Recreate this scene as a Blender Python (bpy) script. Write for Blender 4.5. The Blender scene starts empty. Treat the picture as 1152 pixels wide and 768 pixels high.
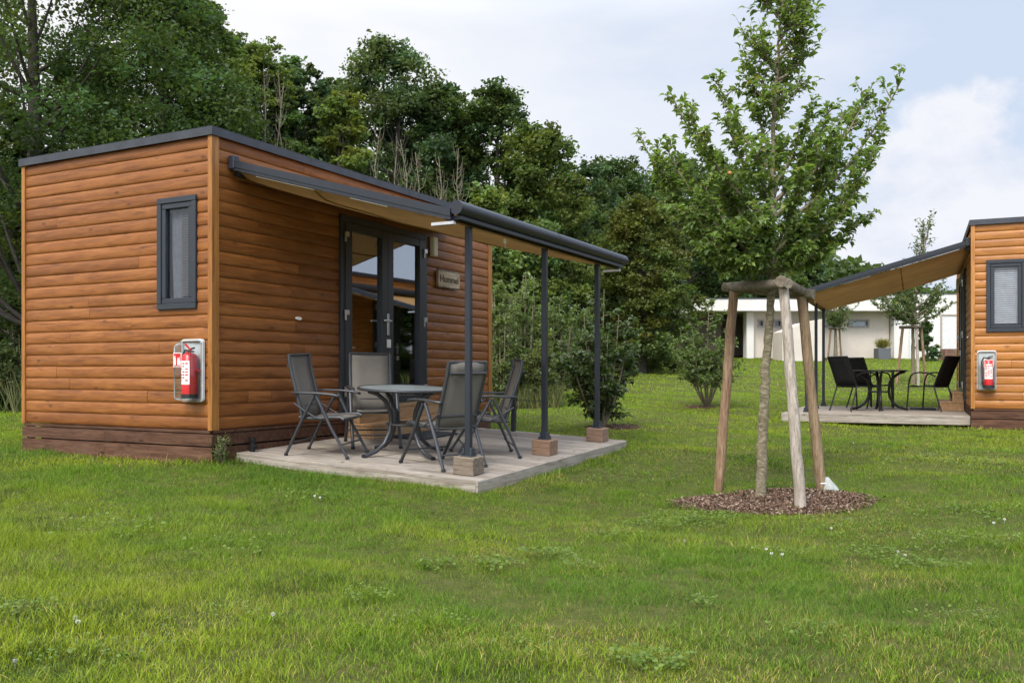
import bpy, math, random
import numpy as np
from mathutils import Vector, Matrix
R = math.radians
random.seed(7)
rng = np.random.default_rng(11)
sc = bpy.context.scene
COL = sc.collection

# ------------------------------------------------------------------ camera / frame numbers
CAM_Z, HOR, CX, F = 0.85, 419.0, 576.0, 1000.0

def at(px, py, Y):
    return Vector(((px - CX) / F * Y, Y, CAM_Z + (HOR - py) / F * Y))

def ground(x, y):
    x = np.asarray(x, float); y = np.asarray(y, float)
    dip = -0.2 * np.exp(-(((x - 1.0) / 2.6) ** 2 + ((y - 6.5) / 3.2) ** 2))
    t = np.clip((y - 13.5) / 26.5, 0, 3)
    rise = 1.5 * np.minimum(t, 1) ** 1.25 + np.maximum(t - 1, 0) * 1.0
    bump = 0.012 * np.sin(x * 2.1 + 1.3) * np.sin(y * 1.7) + 0.010 * np.sin(x * 4.3 + y * 3.1)
    return dip + rise + bump * np.clip((y - 1) / 3, 0, 1)

def gp(px, py):
    lo, hi = 1.5, 60.0
    for _ in range(50):
        m = (lo + hi) / 2
        p = at(px, py, m)
        if p.z > ground(p.x, p.y): lo = m
        else: hi = m
    p = at(px, py, lo)
    return Vector((p.x, p.y, float(ground(p.x, p.y))))

# ------------------------------------------------------------------ scene-object helpers
def tag(o, label=None, cat=None, group=None, kind=None):
    if label: o['label'] = label
    if cat: o['category'] = cat
    if group: o['group'] = group
    if kind: o['kind'] = kind
    return o

def empty(name, loc=(0, 0, 0), rz=0.0, mat=None):
    o = bpy.data.objects.new(name, None); COL.objects.link(o)
    if mat is not None: o.matrix_world = mat
    else:
        o.location = loc; o.rotation_euler = (0, 0, rz)
    o.empty_display_size = .1
    return o

def copy_tree(o, parent=None):
    c = o.copy(); COL.objects.link(c)
    c.parent = parent
    for ch in list(o.children): copy_tree(ch, c)
    return c

class MB:
    def __init__(s): s.v = []; s.f = []; s.r = []; s.cur = 0.5; s.sm = []
    def add(s, vs, fs, smooth=False):
        b = len(s.v); s.v += [tuple(v) for v in vs]
        for f in fs:
            s.f.append([b + i for i in f]); s.r.append(s.cur); s.sm.append(smooth)
        return s
    def box(s, x0, x1, y0, y1, z0, z1, fn=None, bev=0.0):
        if bev > 0:
            b = bev
            xs, ys, zs = (x0, x1), (y0, y1), (z0, z1)
            vs = []; idx = {}
            for i in (0, 1):
                for j in (0, 1):
                    for k in (0, 1):
                        sx, sy, sz = (1 if i == 0 else -1), (1 if j == 0 else -1), (1 if k == 0 else -1)
                        for a in range(3):
                            p = [xs[i] + sx * b, ys[j] + sy * b, zs[k] + sz * b]
                            p[a] = (xs[i], ys[j], zs[k])[a]
                            idx[(i, j, k, a)] = len(vs); vs.append(p)
            fs = []
            for a in range(3):
                o1, o2 = [q for q in range(3) if q != a]
                for side in (0, 1):
                    q = []
                    for (p1, p2) in ((0, 0), (1, 0), (1, 1), (0, 1)):
                        c = [0, 0, 0]; c[a] = side; c[o1] = p1; c[o2] = p2
                        q.append(idx[(c[0], c[1], c[2], a)])
                    fs.append(q)
            for a in range(3):
                o1, o2 = [q for q in range(3) if q != a]
                for p1 in (0, 1):
                    for p2 in (0, 1):
                        c = [0, 0, 0]; c[o1] = p1; c[o2] = p2
                        c0 = list(c); c0[a] = 0; c1 = list(c); c1[a] = 1
                        fs.append([idx[(*c0, o1)], idx[(*c0, o2)], idx[(*c1, o2)], idx[(*c1, o1)]])
            for i in (0, 1):
                for j in (0, 1):
                    for k in (0, 1):
                        fs.append([idx[(i, j, k, 0)], idx[(i, j, k, 1)], idx[(i, j, k, 2)]])
        else:
            vs = [(x, y, z) for x in (x0, x1) for y in (y0, y1) for z in (z0, z1)]
            fs = [(0, 1, 3, 2), (4, 6, 7, 5), (0, 4, 5, 1), (2, 3, 7, 6), (0, 2, 6, 4), (1, 5, 7, 3)]
        if fn: vs = [fn(*v) for v in vs]
        return s.add(vs, fs)
    def tube(s, pts, rad, n=8, cap=True, flat=1.0):
        pts = [Vector(p) for p in pts]
        if not hasattr(rad, '__len__'): rad = [rad] * len(pts)
        vs = []; fs = []; m = len(pts)
        up = Vector((0, 0, 1))
        t0 = (pts[1] - pts[0]).normalized()
        if abs(t0.z) > .9: up = Vector((1, 0, 0))
        a = t0.cross(up).normalized()
        for i, p in enumerate(pts):
            t = (pts[min(i + 1, m - 1)] - pts[max(i - 1, 0)]).normalized()
            a = (a - t * a.dot(t)).normalized(); b = t.cross(a)
            for k in range(n):
                an = 2 * math.pi * k / n
                vs.append(p + (a * math.cos(an) + b * math.sin(an) * flat) * rad[i])
        for i in range(m - 1):
            for k in range(n):
                k2 = (k + 1) % n
                fs.append((i * n + k, i * n + k2, (i + 1) * n + k2, (i + 1) * n + k))
        s.add(vs, fs, True)
        if cap:
            s.add([vs[k] for k in range(n)][::-1], [tuple(range(n))])
            s.add([vs[(m - 1) * n + k] for k in range(n)], [tuple(range(n))])
        return s
    def build(s, name, mat, parent=None, label=None):
        me = bpy.data.meshes.new(name)
        me.from_pydata(s.v, [], s.f)
        me.polygons.foreach_set('use_smooth', s.sm)
        at_ = me.attributes.new('rnd', 'FLOAT', 'FACE')
        at_.data.foreach_set('value', s.r)
        import bmesh
        bm = bmesh.new(); bm.from_mesh(me); bmesh.ops.recalc_face_normals(bm, faces=bm.faces); bm.to_mesh(me); bm.free()
        me.materials.append(mat)
        o = bpy.data.objects.new(name, me); COL.objects.link(o)
        if parent is not None: o.parent = parent
        if label: o['label'] = label
        return o

def raw_mesh(name, verts, faces, mat, parent=None, col=None, smooth=False):
    """verts (n,3) array, faces (m,k) array of equal-size polygons"""
    me = bpy.data.meshes.new(name)
    n, (m, k) = len(verts), faces.shape
    me.vertices.add(n); me.vertices.foreach_set('co', np.ascontiguousarray(verts, dtype=np.float32).ravel())
    me.loops.add(m * k); me.loops.foreach_set('vertex_index', np.ascontiguousarray(faces, dtype=np.int32).ravel())
    me.polygons.add(m); me.polygons.foreach_set('loop_start', np.arange(0, m * k, k, dtype=np.int32))
    if smooth: me.polygons.foreach_set('use_smooth', np.ones(m, dtype=bool))
    if col is not None:
        a = me.attributes.new('tint', 'FLOAT_COLOR', 'POINT')
        c = np.ones((n, 4), dtype=np.float32); c[:, :3] = col
        a.data.foreach_set('color', c.ravel())
    me.update(calc_edges=True)
    me.materials.append(mat)
    o = bpy.data.objects.new(name, me); COL.objects.link(o)
    if parent is not None: o.parent = parent
    return o

# ------------------------------------------------------------------ materials
class Mat:
    def __init__(s, name):
        s.m = bpy.data.materials.new(name); s.m.use_nodes = True
        s.t = s.m.node_tree; s.n = s.t.nodes; s.l = s.t.links
        s.b = s.n['Principled BSDF']
    def node(s, typ, **kw):
        n = s.n.new(typ)
        for k, v in kw.items():
            if k.startswith('i_'):
                key = k[2:].replace('_', ' ')
                n.inputs[key].default_value = v
            else: setattr(n, k, v)
        return n
    def link(s, a, b): s.l.new(a, b)
    def coords(s, scale=(1, 1, 1), kind='Object'):
        tc = s.node('ShaderNodeTexCoord'); mp = s.node('ShaderNodeMapping')
        mp.inputs['Scale'].default_value = scale
        s.link(tc.outputs[kind], mp.inputs['Vector']); return mp.outputs[0]
    def noise(s, vec, scale, detail=4, rough=.55, dist=0):
        n = s.node('ShaderNodeTexNoise'); n.inputs['Scale'].default_value = scale
        n.inputs['Detail'].default_value = detail; n.inputs['Roughness'].default_value = rough
        n.inputs['Distortion'].default_value = dist
        s.link(vec, n.inputs['Vector']); return n.outputs['Fac']
    def ramp(s, fac, stops):
        r = s.node('ShaderNodeValToRGB'); e = r.color_ramp.elements
        while len(e) < len(stops): e.new(.5)
        for q, (p, c) in zip(e, stops):
            q.position = p; q.color = (*c, 1) if len(c) == 3 else c
        s.link(fac, r.inputs[0]); return r.outputs[0]
    def mix(s, fac, a, b, mode='MIX'):
        x = s.node('ShaderNodeMix', data_type='RGBA', blend_type=mode)
        for sock, v in ((x.inputs[0], fac), (x.inputs[6], a), (x.inputs[7], b)):
            if isinstance(v, (int, float)): sock.default_value = v
            elif isinstance(v, tuple): sock.default_value = (*v, 1)
            else: s.link(v, sock)
        return x.outputs[2]
    def math(s, op, a, b=0.0):
        x = s.node('ShaderNodeMath', operation=op)
        for sock, v in ((x.inputs[0], a), (x.inputs[1], b)):
            if isinstance(v, (int, float)): sock.default_value = v
            else: s.link(v, sock)
        return x.outputs[0]
    def attr(s, name, out='Fac'):
        a = s.node('ShaderNodeAttribute'); a.attribute_name = name; return a.outputs[out]
    def bump(s, h, strength=.3, dist=.01):
        b = s.node('ShaderNodeBump'); b.inputs['Strength'].default_value = strength
        b.inputs['Distance'].default_value = dist
        s.link(h, b.inputs['Height']); s.link(b.outputs[0], s.b.inputs['Normal'])
    def set(s, color=None, rough=None, metal=None, spec=None):
        if color is not None:
            if isinstance(color, tuple): s.b.inputs['Base Color'].default_value = (*color, 1)
            else: s.link(color, s.b.inputs['Base Color'])
        if rough is not None:
            if isinstance(rough, (int, float)): s.b.inputs['Roughness'].default_value = rough
            else: s.link(rough, s.b.inputs['Roughness'])
        if metal is not None: s.b.inputs['Metallic'].default_value = metal
        if spec is not None: s.b.inputs['Specular IOR Level'].default_value = spec
        return s

def simple(name, color, rough=.5, metal=0, var=.12, scale=18, bump=0.0, spec=.5):
    m = Mat(name); c = m.coords()
    n = m.noise(c, scale)
    lo = tuple(x * (1 - var) for x in color); hi = tuple(min(1, x * (1 + var)) for x in color)
    m.set(m.ramp(n, [(.3, lo), (.7, hi)]), rough, metal, spec)
    if bump: m.bump(n, bump)
    return m.m

def wood(name, dark, mid, light, axis, rough=.5, grain=1.0, knots=True, patch=.35, bump=.25, spec=.5, finec=.38, streak=.0, tonelo=(.68, .64, .60)):
    """wood whose grain runs along `axis` (0,1,2) of the object"""
    m = Mat(name)
    s = [9.0, 9.0, 9.0]; s[axis] = .9
    rnd = m.attr('rnd')
    tc = m.node('ShaderNodeTexCoord')
    off = m.node('ShaderNodeVectorMath', operation='MULTIPLY_ADD')
    comb = m.node('ShaderNodeCombineXYZ')
    for i in range(3): m.link(rnd, comb.inputs[i])
    off.inputs[1].default_value = (37, 53, 71)
    m.link(comb.outputs[0], off.inputs[0]); m.link(tc.outputs['Object'], off.inputs[2])
    mp = m.node('ShaderNodeMapping'); mp.inputs['Scale'].default_value = s
    m.link(off.outputs[0], mp.inputs[0]); vec = mp.outputs[0]
    g = m.noise(vec, 2.2 * grain, 6, .65, .6)
    fine = m.noise(vec, 12 * grain, 4, .6)
    c = m.ramp(g, [(.28, dark), (.5, mid), (.74, light)])
    c = m.mix(m.math('MULTIPLY', fine, finec), c, dark)
    if streak > 0:
        sk = m.noise(vec, 5.5 * grain, 5, .7)
        c = m.mix(m.math('MULTIPLY', m.ramp(sk, [(.50, (0, 0, 0)), (.66, (1, 1, 1))]), streak), c, tuple(x * .45 for x in dark))
    # per-board tone
    tone = m.ramp(rnd, [(0, tonelo), (.5, (1, 1, 1)), (1, (1.12, 1.1, 1.05))])
    c = m.mix(.75, c, tone, 'MULTIPLY')
    # big weathering
    w = m.noise(m.coords((1, 1, 1)), 1.3, 4, .6)
    c = m.mix(m.math('MULTIPLY', m.ramp(w, [(.45, (0, 0, 0)), (.75, (1, 1, 1))]), patch), c, dark)
    if knots:
        ks = [7.0, 7.0, 7.0]; ks[axis] = 2.6
        mp2 = m.node('ShaderNodeMapping'); mp2.inputs['Scale'].default_value = ks
        m.link(off.outputs[0], mp2.inputs[0])
        v = m.node('ShaderNodeTexVoronoi'); v.inputs['Scale'].default_value = 1.0
        m.link(mp2.outputs[0], v.inputs['Vector'])
        k = m.ramp(v.outputs['Distance'], [(.045, (1, 1, 1)), (.13, (0, 0, 0))])
        c = m.mix(m.math('MULTIPLY', k, .75), c, tuple(x * .38 for x in dark))
    m.set(c, rough, 0, spec)
    m.bump(g, bump, .004)
    return m.m

M = {}
WD = ((.125, .040, .009), (.275, .098, .022), (.385, .155, .040))
WD2 = ((.25, .088, .016), (.43, .175, .038), (.55, .250, .068))
for a in (0, 1, 2):
    M['log%d' % a] = wood('stained_log_%s' % 'xyz'[a], *WD, a, .5, 1.3, streak=.22, tonelo=(.74, .68, .60), spec=.4)
    M['logb%d' % a] = wood('fresh_stained_log_%s' % 'xyz'[a], *WD2, a, .45, streak=.25, tonelo=(.74, .68, .62), spec=.4)
    M['skirt%d' % a] = wood('dark_skirting_%s' % 'xyz'[a], (.05, .024, .015), (.125, .062, .038), (.20, .115, .075), a, .75, streak=.5, spec=.2)
    M['grey%d' % a] = wood('weathered_deck_%s' % 'xyz'[a], (.17, .14, .115), (.35, .31, .265), (.49, .45, .40), a, .85, spec=.2, streak=.45, tonelo=(.62, .58, .54))
    M['block%d' % a] = wood('rough_block_%s' % 'xyz'[a], (.14, .08, .05), (.30, .19, .12), (.46, .33, .23), a, .8, spec=.2)
    M['fresh%d' % a] = wood('step_timber_%s' % 'xyz'[a], (.22, .12, .06), (.40, .25, .13), (.52, .36, .21), a, .7, spec=.3)
M['logc'] = wood('corner_board_wood', (.17, .058, .011), (.35, .145, .028), (.46, .21, .05), 2, .5, streak=.3)
M['logbc'] = wood('fresh_corner_board_wood', (.27, .10, .02), (.46, .20, .045), (.56, .27, .08), 2, .5, streak=.2)
M['stakeA'] = wood('brown_stake', (.15, .085, .05), (.37, .25, .16), (.54, .42, .30), 2, .8, 2.2, bump=.8, spec=.1, streak=.6)
M['stakeB'] = wood('grey_stake', (.20, .165, .13), (.45, .395, .34), (.62, .57, .50), 2, .85, 2.2, bump=.8, spec=.1, streak=.55)
M['stakeC'] = wood('tan_stake', (.17, .11, .065), (.38, .28, .18), (.52, .42, .29), 2, .8, 2.2, bump=.8, spec=.1, streak=.6)
M['stakeH'] = wood('grey_rail', (.12, .10, .075), (.25, .215, .17), (.36, .32, .26), 0, .85, 1.6, bump=.8, spec=.1, streak=.6)
M['anth'] = simple('anthracite_metal', (.020, .025, .034), .42, .05, .12, 6, 0, .4)
M['anthd'] = simple('anthracite_frame', (.021, .027, .037), .4, .0, .1, 6)
M['trim'] = simple('roof_edge_metal', (.042, .048, .06), .45, .2, .2, 9)
M['chairf'] = simple('chair_frame_metal', (.055, .058, .065), .4, .3, .1, 10)
M['black'] = simple('black_metal', (.012, .012, .014), .4, .2, .1, 10)
M['rubber'] = simple('black_rubber', (.015, .015, .016), .7)
M['steel'] = simple('steel', (.55, .55, .56), .3, .8, .1, 30)
M['white'] = simple('white_plastic', (.85, .85, .84), .4, 0, .05, 10)
M['mat'] = simple('door_mat_fibre', (.03, .034, .04), .95, 0, .4, 120, .6)
M['felt'] = simple('roof_felt', (.05, .05, .052), .9)
M['dark'] = simple('interior_wood', (.10, .075, .055), .8)
M['curtain'] = simple('curtain_cloth', (.75, .75, .75), .9, 0, .1, 20)
M['red'] = simple('red_paint', (.50, .012, .014), .3, 0, .1, 10)
M['paper'] = simple('label_white', (.75, .72, .70), .6)
M['case'] = simple('case_grey_plastic', (.62, .64, .63), .4, 0, .08, 12)
M['render'] = simple('cream_render', (.60, .54, .47), .9, 0, .06, 1.5, .1)
M['whitewall'] = simple('white_render', (.68, .66, .62), .85, 0, .05, 1.0, .1)
M['planterm'] = simple('grey_planter', (.10, .11, .12), .7)
M['barkm'] = simple('forest_bark', (.05, .042, .032), .95, 0, .35, 9, .6)
M['dead'] = simple('pale_bare_stem', (.17, .145, .10), .9, 0, .3, 9, .4)
M['bag'] = simple('clear_bag_plastic', (.36, .38, .35), .25, 0, .15, 30)
M['brownbin'] = simple('brown_timber_bin', (.13, .07, .045), .9, 0, .3, 6, .5)
M['petal'] = simple('white_petal', (.62, .62, .57), .7)

def fabric(name, col, trans=.0, scale=420):
    m = Mat(name)
    c = m.coords()
    n = m.noise(c, 3.0, 4); w = m.node('ShaderNodeTexWave', wave_type='BANDS'); w.inputs['Scale'].default_value = scale / 6
    m.link(c, w.inputs['Vector'])
    lo = tuple(x * .8 for x in col); hi = tuple(min(1, x * 1.15) for x in col)
    cc = m.ramp(n, [(.3, lo), (.7, hi)])
    cc = m.mix(m.math('MULTIPLY', w.outputs['Fac'], .15), cc, tuple(x * .5 for x in col))
    m.set(cc, .75, 0, .25)
    if trans > 0:
        tr = m.node('ShaderNodeBsdfTranslucent'); m.link(cc, tr.inputs[0])
        mx = m.node('ShaderNodeMixShader'); mx.inputs[0].default_value = trans
        out = m.n['Material Output']
        m.link(m.b.outputs[0], mx.inputs[1]); m.link(tr.outputs[0], mx.inputs[2]); m.link(mx.outputs[0], out.inputs[0])
    return m.m
M['sling'] = fabric('taupe_mesh_cloth', (.22, .20, .175), .12)
M['slingb'] = fabric('black_mesh_cloth', (.013, .013, .015), .03)
M['canvas'] = fabric('tan_awning_cloth', (.36, .205, .075), .10, 200)

def glassy(name, refl=.35, tint=(.85, .9, .9), ior=1.6, boost=0.0):
    m = Mat(name); m.n.remove(m.b)
    g = m.node('ShaderNodeBsdfGlossy'); g.inputs['Roughness'].default_value = .02; g.inputs['Color'].default_value = (.95, .97, 1, 1)
    t = m.node('ShaderNodeBsdfTransparent'); t.inputs[0].default_value = (*tint, 1)
    fr = m.node('ShaderNodeFresnel'); fr.inputs[0].default_value = ior
    f = m.math('ADD', fr.outputs[0], boost); f = m.math('MINIMUM', f, 1.0)
    mx = m.node('ShaderNodeMixShader'); m.link(f, mx.inputs[0])
    m.link(t.outputs[0], mx.inputs[1]); m.link(g.outputs[0], mx.inputs[2])
    m.link(mx.outputs[0], m.n['Material Output'].inputs[0])
    return m.m
M['glass'] = glassy('coated_door_glass', ior=1.7, boost=.34, tint=(.95, .97, .97))
M['wglass'] = glassy('window_glass', ior=1.18, boost=.015, tint=(.88, .9, .92))
M['cover'] = glassy('clear_cover', ior=1.3, boost=.03, tint=(.82, .86, .86))
def frosted():
    m = Mat('frosted_table_glass'); c = m.coords(); n = m.noise(c, 60)
    m.set(m.ramp(n, [(.3, (.20, .24, .24)), (.7, (.26, .30, .30))]), .32, 0, .6)
    return m.m
M['tableglass'] = frosted()

def leafmat(name, trans=.35, rough=.5, spec=.35):
    m = Mat(name)
    col = m.attr('tint', 'Color')
    m.set(col, rough, 0, spec)
    tr = m.node('ShaderNodeBsdfTranslucent')
    br = m.mix(1.0, col, (1.5, 1.6, .7), 'MULTIPLY'); m.link(br, tr.inputs[0])
    mx = m.node('ShaderNodeMixShader'); mx.inputs[0].default_value = trans
    m.link(m.b.outputs[0], mx.inputs[1]); m.link(tr.outputs[0], mx.inputs[2])
    m.link(mx.outputs[0], m.n['Material Output'].inputs[0])
    return m.m
M['leaf'] = leafmat('leaf', .42); M['farleaf'] = leafmat('forest_leaf', .38, .6, .2); M['blade'] = leafmat('grass_blade', .3, .6, .2)
M['chip'] = leafmat('bark_chip', 0.0, .9, .15)

def applebark():
    m = Mat('young_tree_bark'); c = m.coords((1, 1, .6))
    n = m.noise(m.coords((1, 1, 2.2)), 24, 5, .7); n2 = m.noise(c, 5, 3)
    cc = m.ramp(n, [(.34, (.07, .05, .032)), (.52, (.21, .165, .11)), (.66, (.38, .32, .235))])
    cc = m.mix(m.math('MULTIPLY', n2, .5), cc, (.12, .13, .06))
    m.set(cc, .9); m.bump(n, .8, .01); return m.m
M['applebark'] = applebark()

def groundmat():
    m = Mat('soil_and_thatch'); c = m.coords(kind='Object')
    a = m.noise(c, .55, 5, .6); b = m.noise(c, 9, 6, .7); d = m.noise(c, 60, 4, .7); e2 = m.noise(c, 240, 3, .8)
    g1 = m.ramp(b, [(.3, (.040, .042, .013)), (.55, (.085, .09, .022)), (.75, (.17, .135, .06))])
    cc = m.mix(m.math('MULTIPLY', a, .5), g1, (.09, .115, .024))
    cc = m.mix(m.math('MULTIPLY', m.ramp(d, [(.5, (0, 0, 0)), (.8, (1, 1, 1))]), .35), cc, (.20, .17, .10))
    cc = m.mix(m.math('MULTIPLY', m.ramp(e2, [(.45, (0, 0, 0)), (.62, (1, 1, 1))]), .55), cc, (.03, .032, .010))
    m.set(cc, .95, 0, .1); m.bump(d, .7, .02); return m.m
M['ground'] = groundmat()
def mulchm():
    m = Mat('mulch_bed'); c = m.coords()
    v = m.node('ShaderNodeTexVoronoi'); v.inputs['Scale'].default_value = 45; m.link(c, v.inputs['Vector'])
    n = m.noise(c, 30, 5, .7)
    cc = m.mix(n, m.ramp(v.outputs['Color'], [(.2, (.04, .025, .018)), (.6, (.12, .075, .05)), (.9, (.26, .18, .13))]), (.06, .035, .022))
    m.set(cc, .95, 0, .1); m.bump(v.outputs['Distance'], .8, .02); return m.m
M['mulch'] = mulchm()

# ------------------------------------------------------------------ value noise for numpy
def vnoise(x, y, sc_, seed=0):
    x = np.asarray(x) * sc_; y = np.asarray(y) * sc_
    xi = np.floor(x).astype(np.int64); yi = np.floor(y).astype(np.int64); fx = x - xi; fy = y - yi
    fx = fx * fx * (3 - 2 * fx); fy = fy * fy * (3 - 2 * fy)
    def h(a, b):
        n = (a * 374761393 + b * 668265263 + seed * 982451653) & 0xffffffff
        n = ((n ^ (n >> 13)) * 1274126177) & 0xffffffff
        return ((n ^ (n >> 16)) & 0xffff) / 65535.0
    return (h(xi, yi) * (1 - fx) + h(xi + 1, yi) * fx) * (1 - fy) + (h(xi, yi + 1) * (1 - fx) + h(xi + 1, yi + 1) * fx) * fy
def fbm(x, y, s, seed=0): return .5 * vnoise(x, y, s, seed) + .3 * vnoise(x, y, s * 2.3, seed + 1) + .2 * vnoise(x, y, s * 5.1, seed + 2)

# ------------------------------------------------------------------ terrain
def make_ground():
    xs = np.concatenate([np.linspace(-400, -30, 14), np.linspace(-28, 28, 190), np.linspace(30, 400, 14)])
    ys = np.concatenate([np.linspace(-60, -1, 14), np.linspace(0, 45, 230), np.linspace(47, 900, 20)])
    X, Y = np.meshgrid(xs, ys); Z = ground(X, np.clip(Y, -5, 80))
    v = np.stack([X, Y, Z], -1).reshape(-1, 3)
    nx = len(xs); i = np.arange((len(ys) - 1) * nx).reshape(len(ys) - 1, nx)[:, :-1].ravel()
    f = np.stack([i, i + 1, i + nx + 1, i + nx], 1)
    o = raw_mesh('lawn_ground', v, f, M['ground'], smooth=True)
    tag(o, kind='structure')
make_ground()

# ------------------------------------------------------------------ cabins
class Cab:
    """frame of a cabin: u = outwards from the long (door) wall, v = along it from the near corner"""
    def __init__(s, P, L, m, deckz):
        s.P = Vector((P[0], P[1], 0)); l = math.hypot(*L); s.L = Vector((L[0] / l, L[1] / l, 0)); s.m = m
        s.rz = math.atan2(-s.L.x, s.L.y)
        s.X = Vector((s.L.y, -s.L.x, 0)); s.U = -s.X * m
        s.dz = deckz          # (z at u=0,v=0 ; slope u ; slope v)
    def V(s, u, v, z): return (-s.m * u, v, z)
    def W(s, u, v, z=0): return s.P + s.U * u + s.L * v + Vector((0, 0, z))
    def deck(s, u, v): return s.dz[0] + s.dz[1] * u + s.dz[2] * v
    def ondeck(s, u, v, fu, fv):
        """matrix standing on the deck at u,v with +y facing (fu,fv) in the u,v frame"""
        n = Vector((0, 0, 1)) - s.U * s.dz[1] - s.L * s.dz[2]; n.normalize()
        f = (s.U * fu + s.L * fv).normalized(); f = (f - n * f.dot(n)).normalized(); x = f.cross(n)
        mt = Matrix((x, f, n)).transposed().to_4x4(); mt.translation = s.W(u, v, s.deck(u, v)); return mt

C1 = Cab((-2.811, 8.33), (.462, .887), -1, (.082 - .0076, -.0463, .028))
C2 = Cab((6.955, 13.40), (.415, .91), 1, (.19, 0, 0))
WZ, ROWS, PITCH = .312, 23, .1202
WID, LEN = 2.74, 5.35
TOPZ = WZ + ROWS * PITCH

def boxuv(mb, cab, u0, u1, v0, v1, z0, z1, bev=0):
    mb.box(min(-cab.m * u0, -cab.m * u1), max(-cab.m * u0, -cab.m * u1), v0, v1, z0, z1, bev=bev)

PROF = [(0.0, .006), (.0025, .011), (.010, .0160), (.030, .0188), (.060, .0195), (.090, .0178), (.108, .0138), (.1170, .0090), (.1202, .006)]

def log_wall(cab, name, mat, parent, side, a0, a1, openings, seed):
    """side 'end' : face at v=0 looking -v, a = distance -u ; 'long': face at u=0, a = v ; 'back','far' the hidden ones"""
    rd = random.Random(seed); mb = MB()
    def pt(a, d, z):
        if side == 'end': return cab.V(-a, -d, z)
        if side == 'long': return cab.V(d, a, z)
        if side == 'far': return cab.V(-a, LEN + d, z)
        return cab.V(-WID - d, a, z)
    for r in range(ROWS):
        z0 = WZ + r * PITCH; zc = z0 + PITCH / 2
        iv = [(a0, a1)]
        for (o0, o1, oz0, oz1) in openings:
            if oz0 < zc < oz1:
                nv = []
                for (p, q) in iv:
                    if o1 <= p or o0 >= q: nv.append((p, q)); continue
                    if o0 > p: nv.append((p, o0))
                    if o1 < q: nv.append((o1, q))
                iv = nv
        cuts = sorted(rd.uniform(a0 + .3, a1 - .3) for _ in range(rd.choice([1, 1, 2, 3]) if side == 'long' else rd.choice([0, 0, 1, 1])))
        for (p, q) in iv:
            ps = [p] + [c for c in cuts if p + .15 < c < q - .15] + [q]
            for i in range(len(ps) - 1):
                x0 = ps[i] + (.0015 if i else 0); x1 = ps[i + 1] - (.0015 if i < len(ps) - 2 else 0)
                mb.cur = rd.random(); jit = rd.uniform(-.0015, .0015)
                sec = [(z0 + h, d + jit) for h, d in PROF] + [(z0 + PITCH, -.04), (z0, -.04)]
                n = len(sec)
                A = [pt(x0, d, z) for z, d in sec]; B = [pt(x1, d, z) for z, d in sec]
                k = len(PROF)
                mb.add(A[:k] + B[:k], [(j, j + 1, k + j + 1, k + j) for j in range(k - 1)], True)
                mb.add(A[k - 1:] + [A[0]] + B[k - 1:] + [B[0]], [(0, 1, 5 - 0, 4), (1, 2, 6, 5), (2, 3, 7, 6)] if False else
                       [(j, j + 1, 4 + j + 1, 4 + j) for j in range(3)])
                mb.add(A, [tuple(range(n))]); mb.add(B, [tuple(range(n))])
    return mb.build(name, mat, parent)

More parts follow.
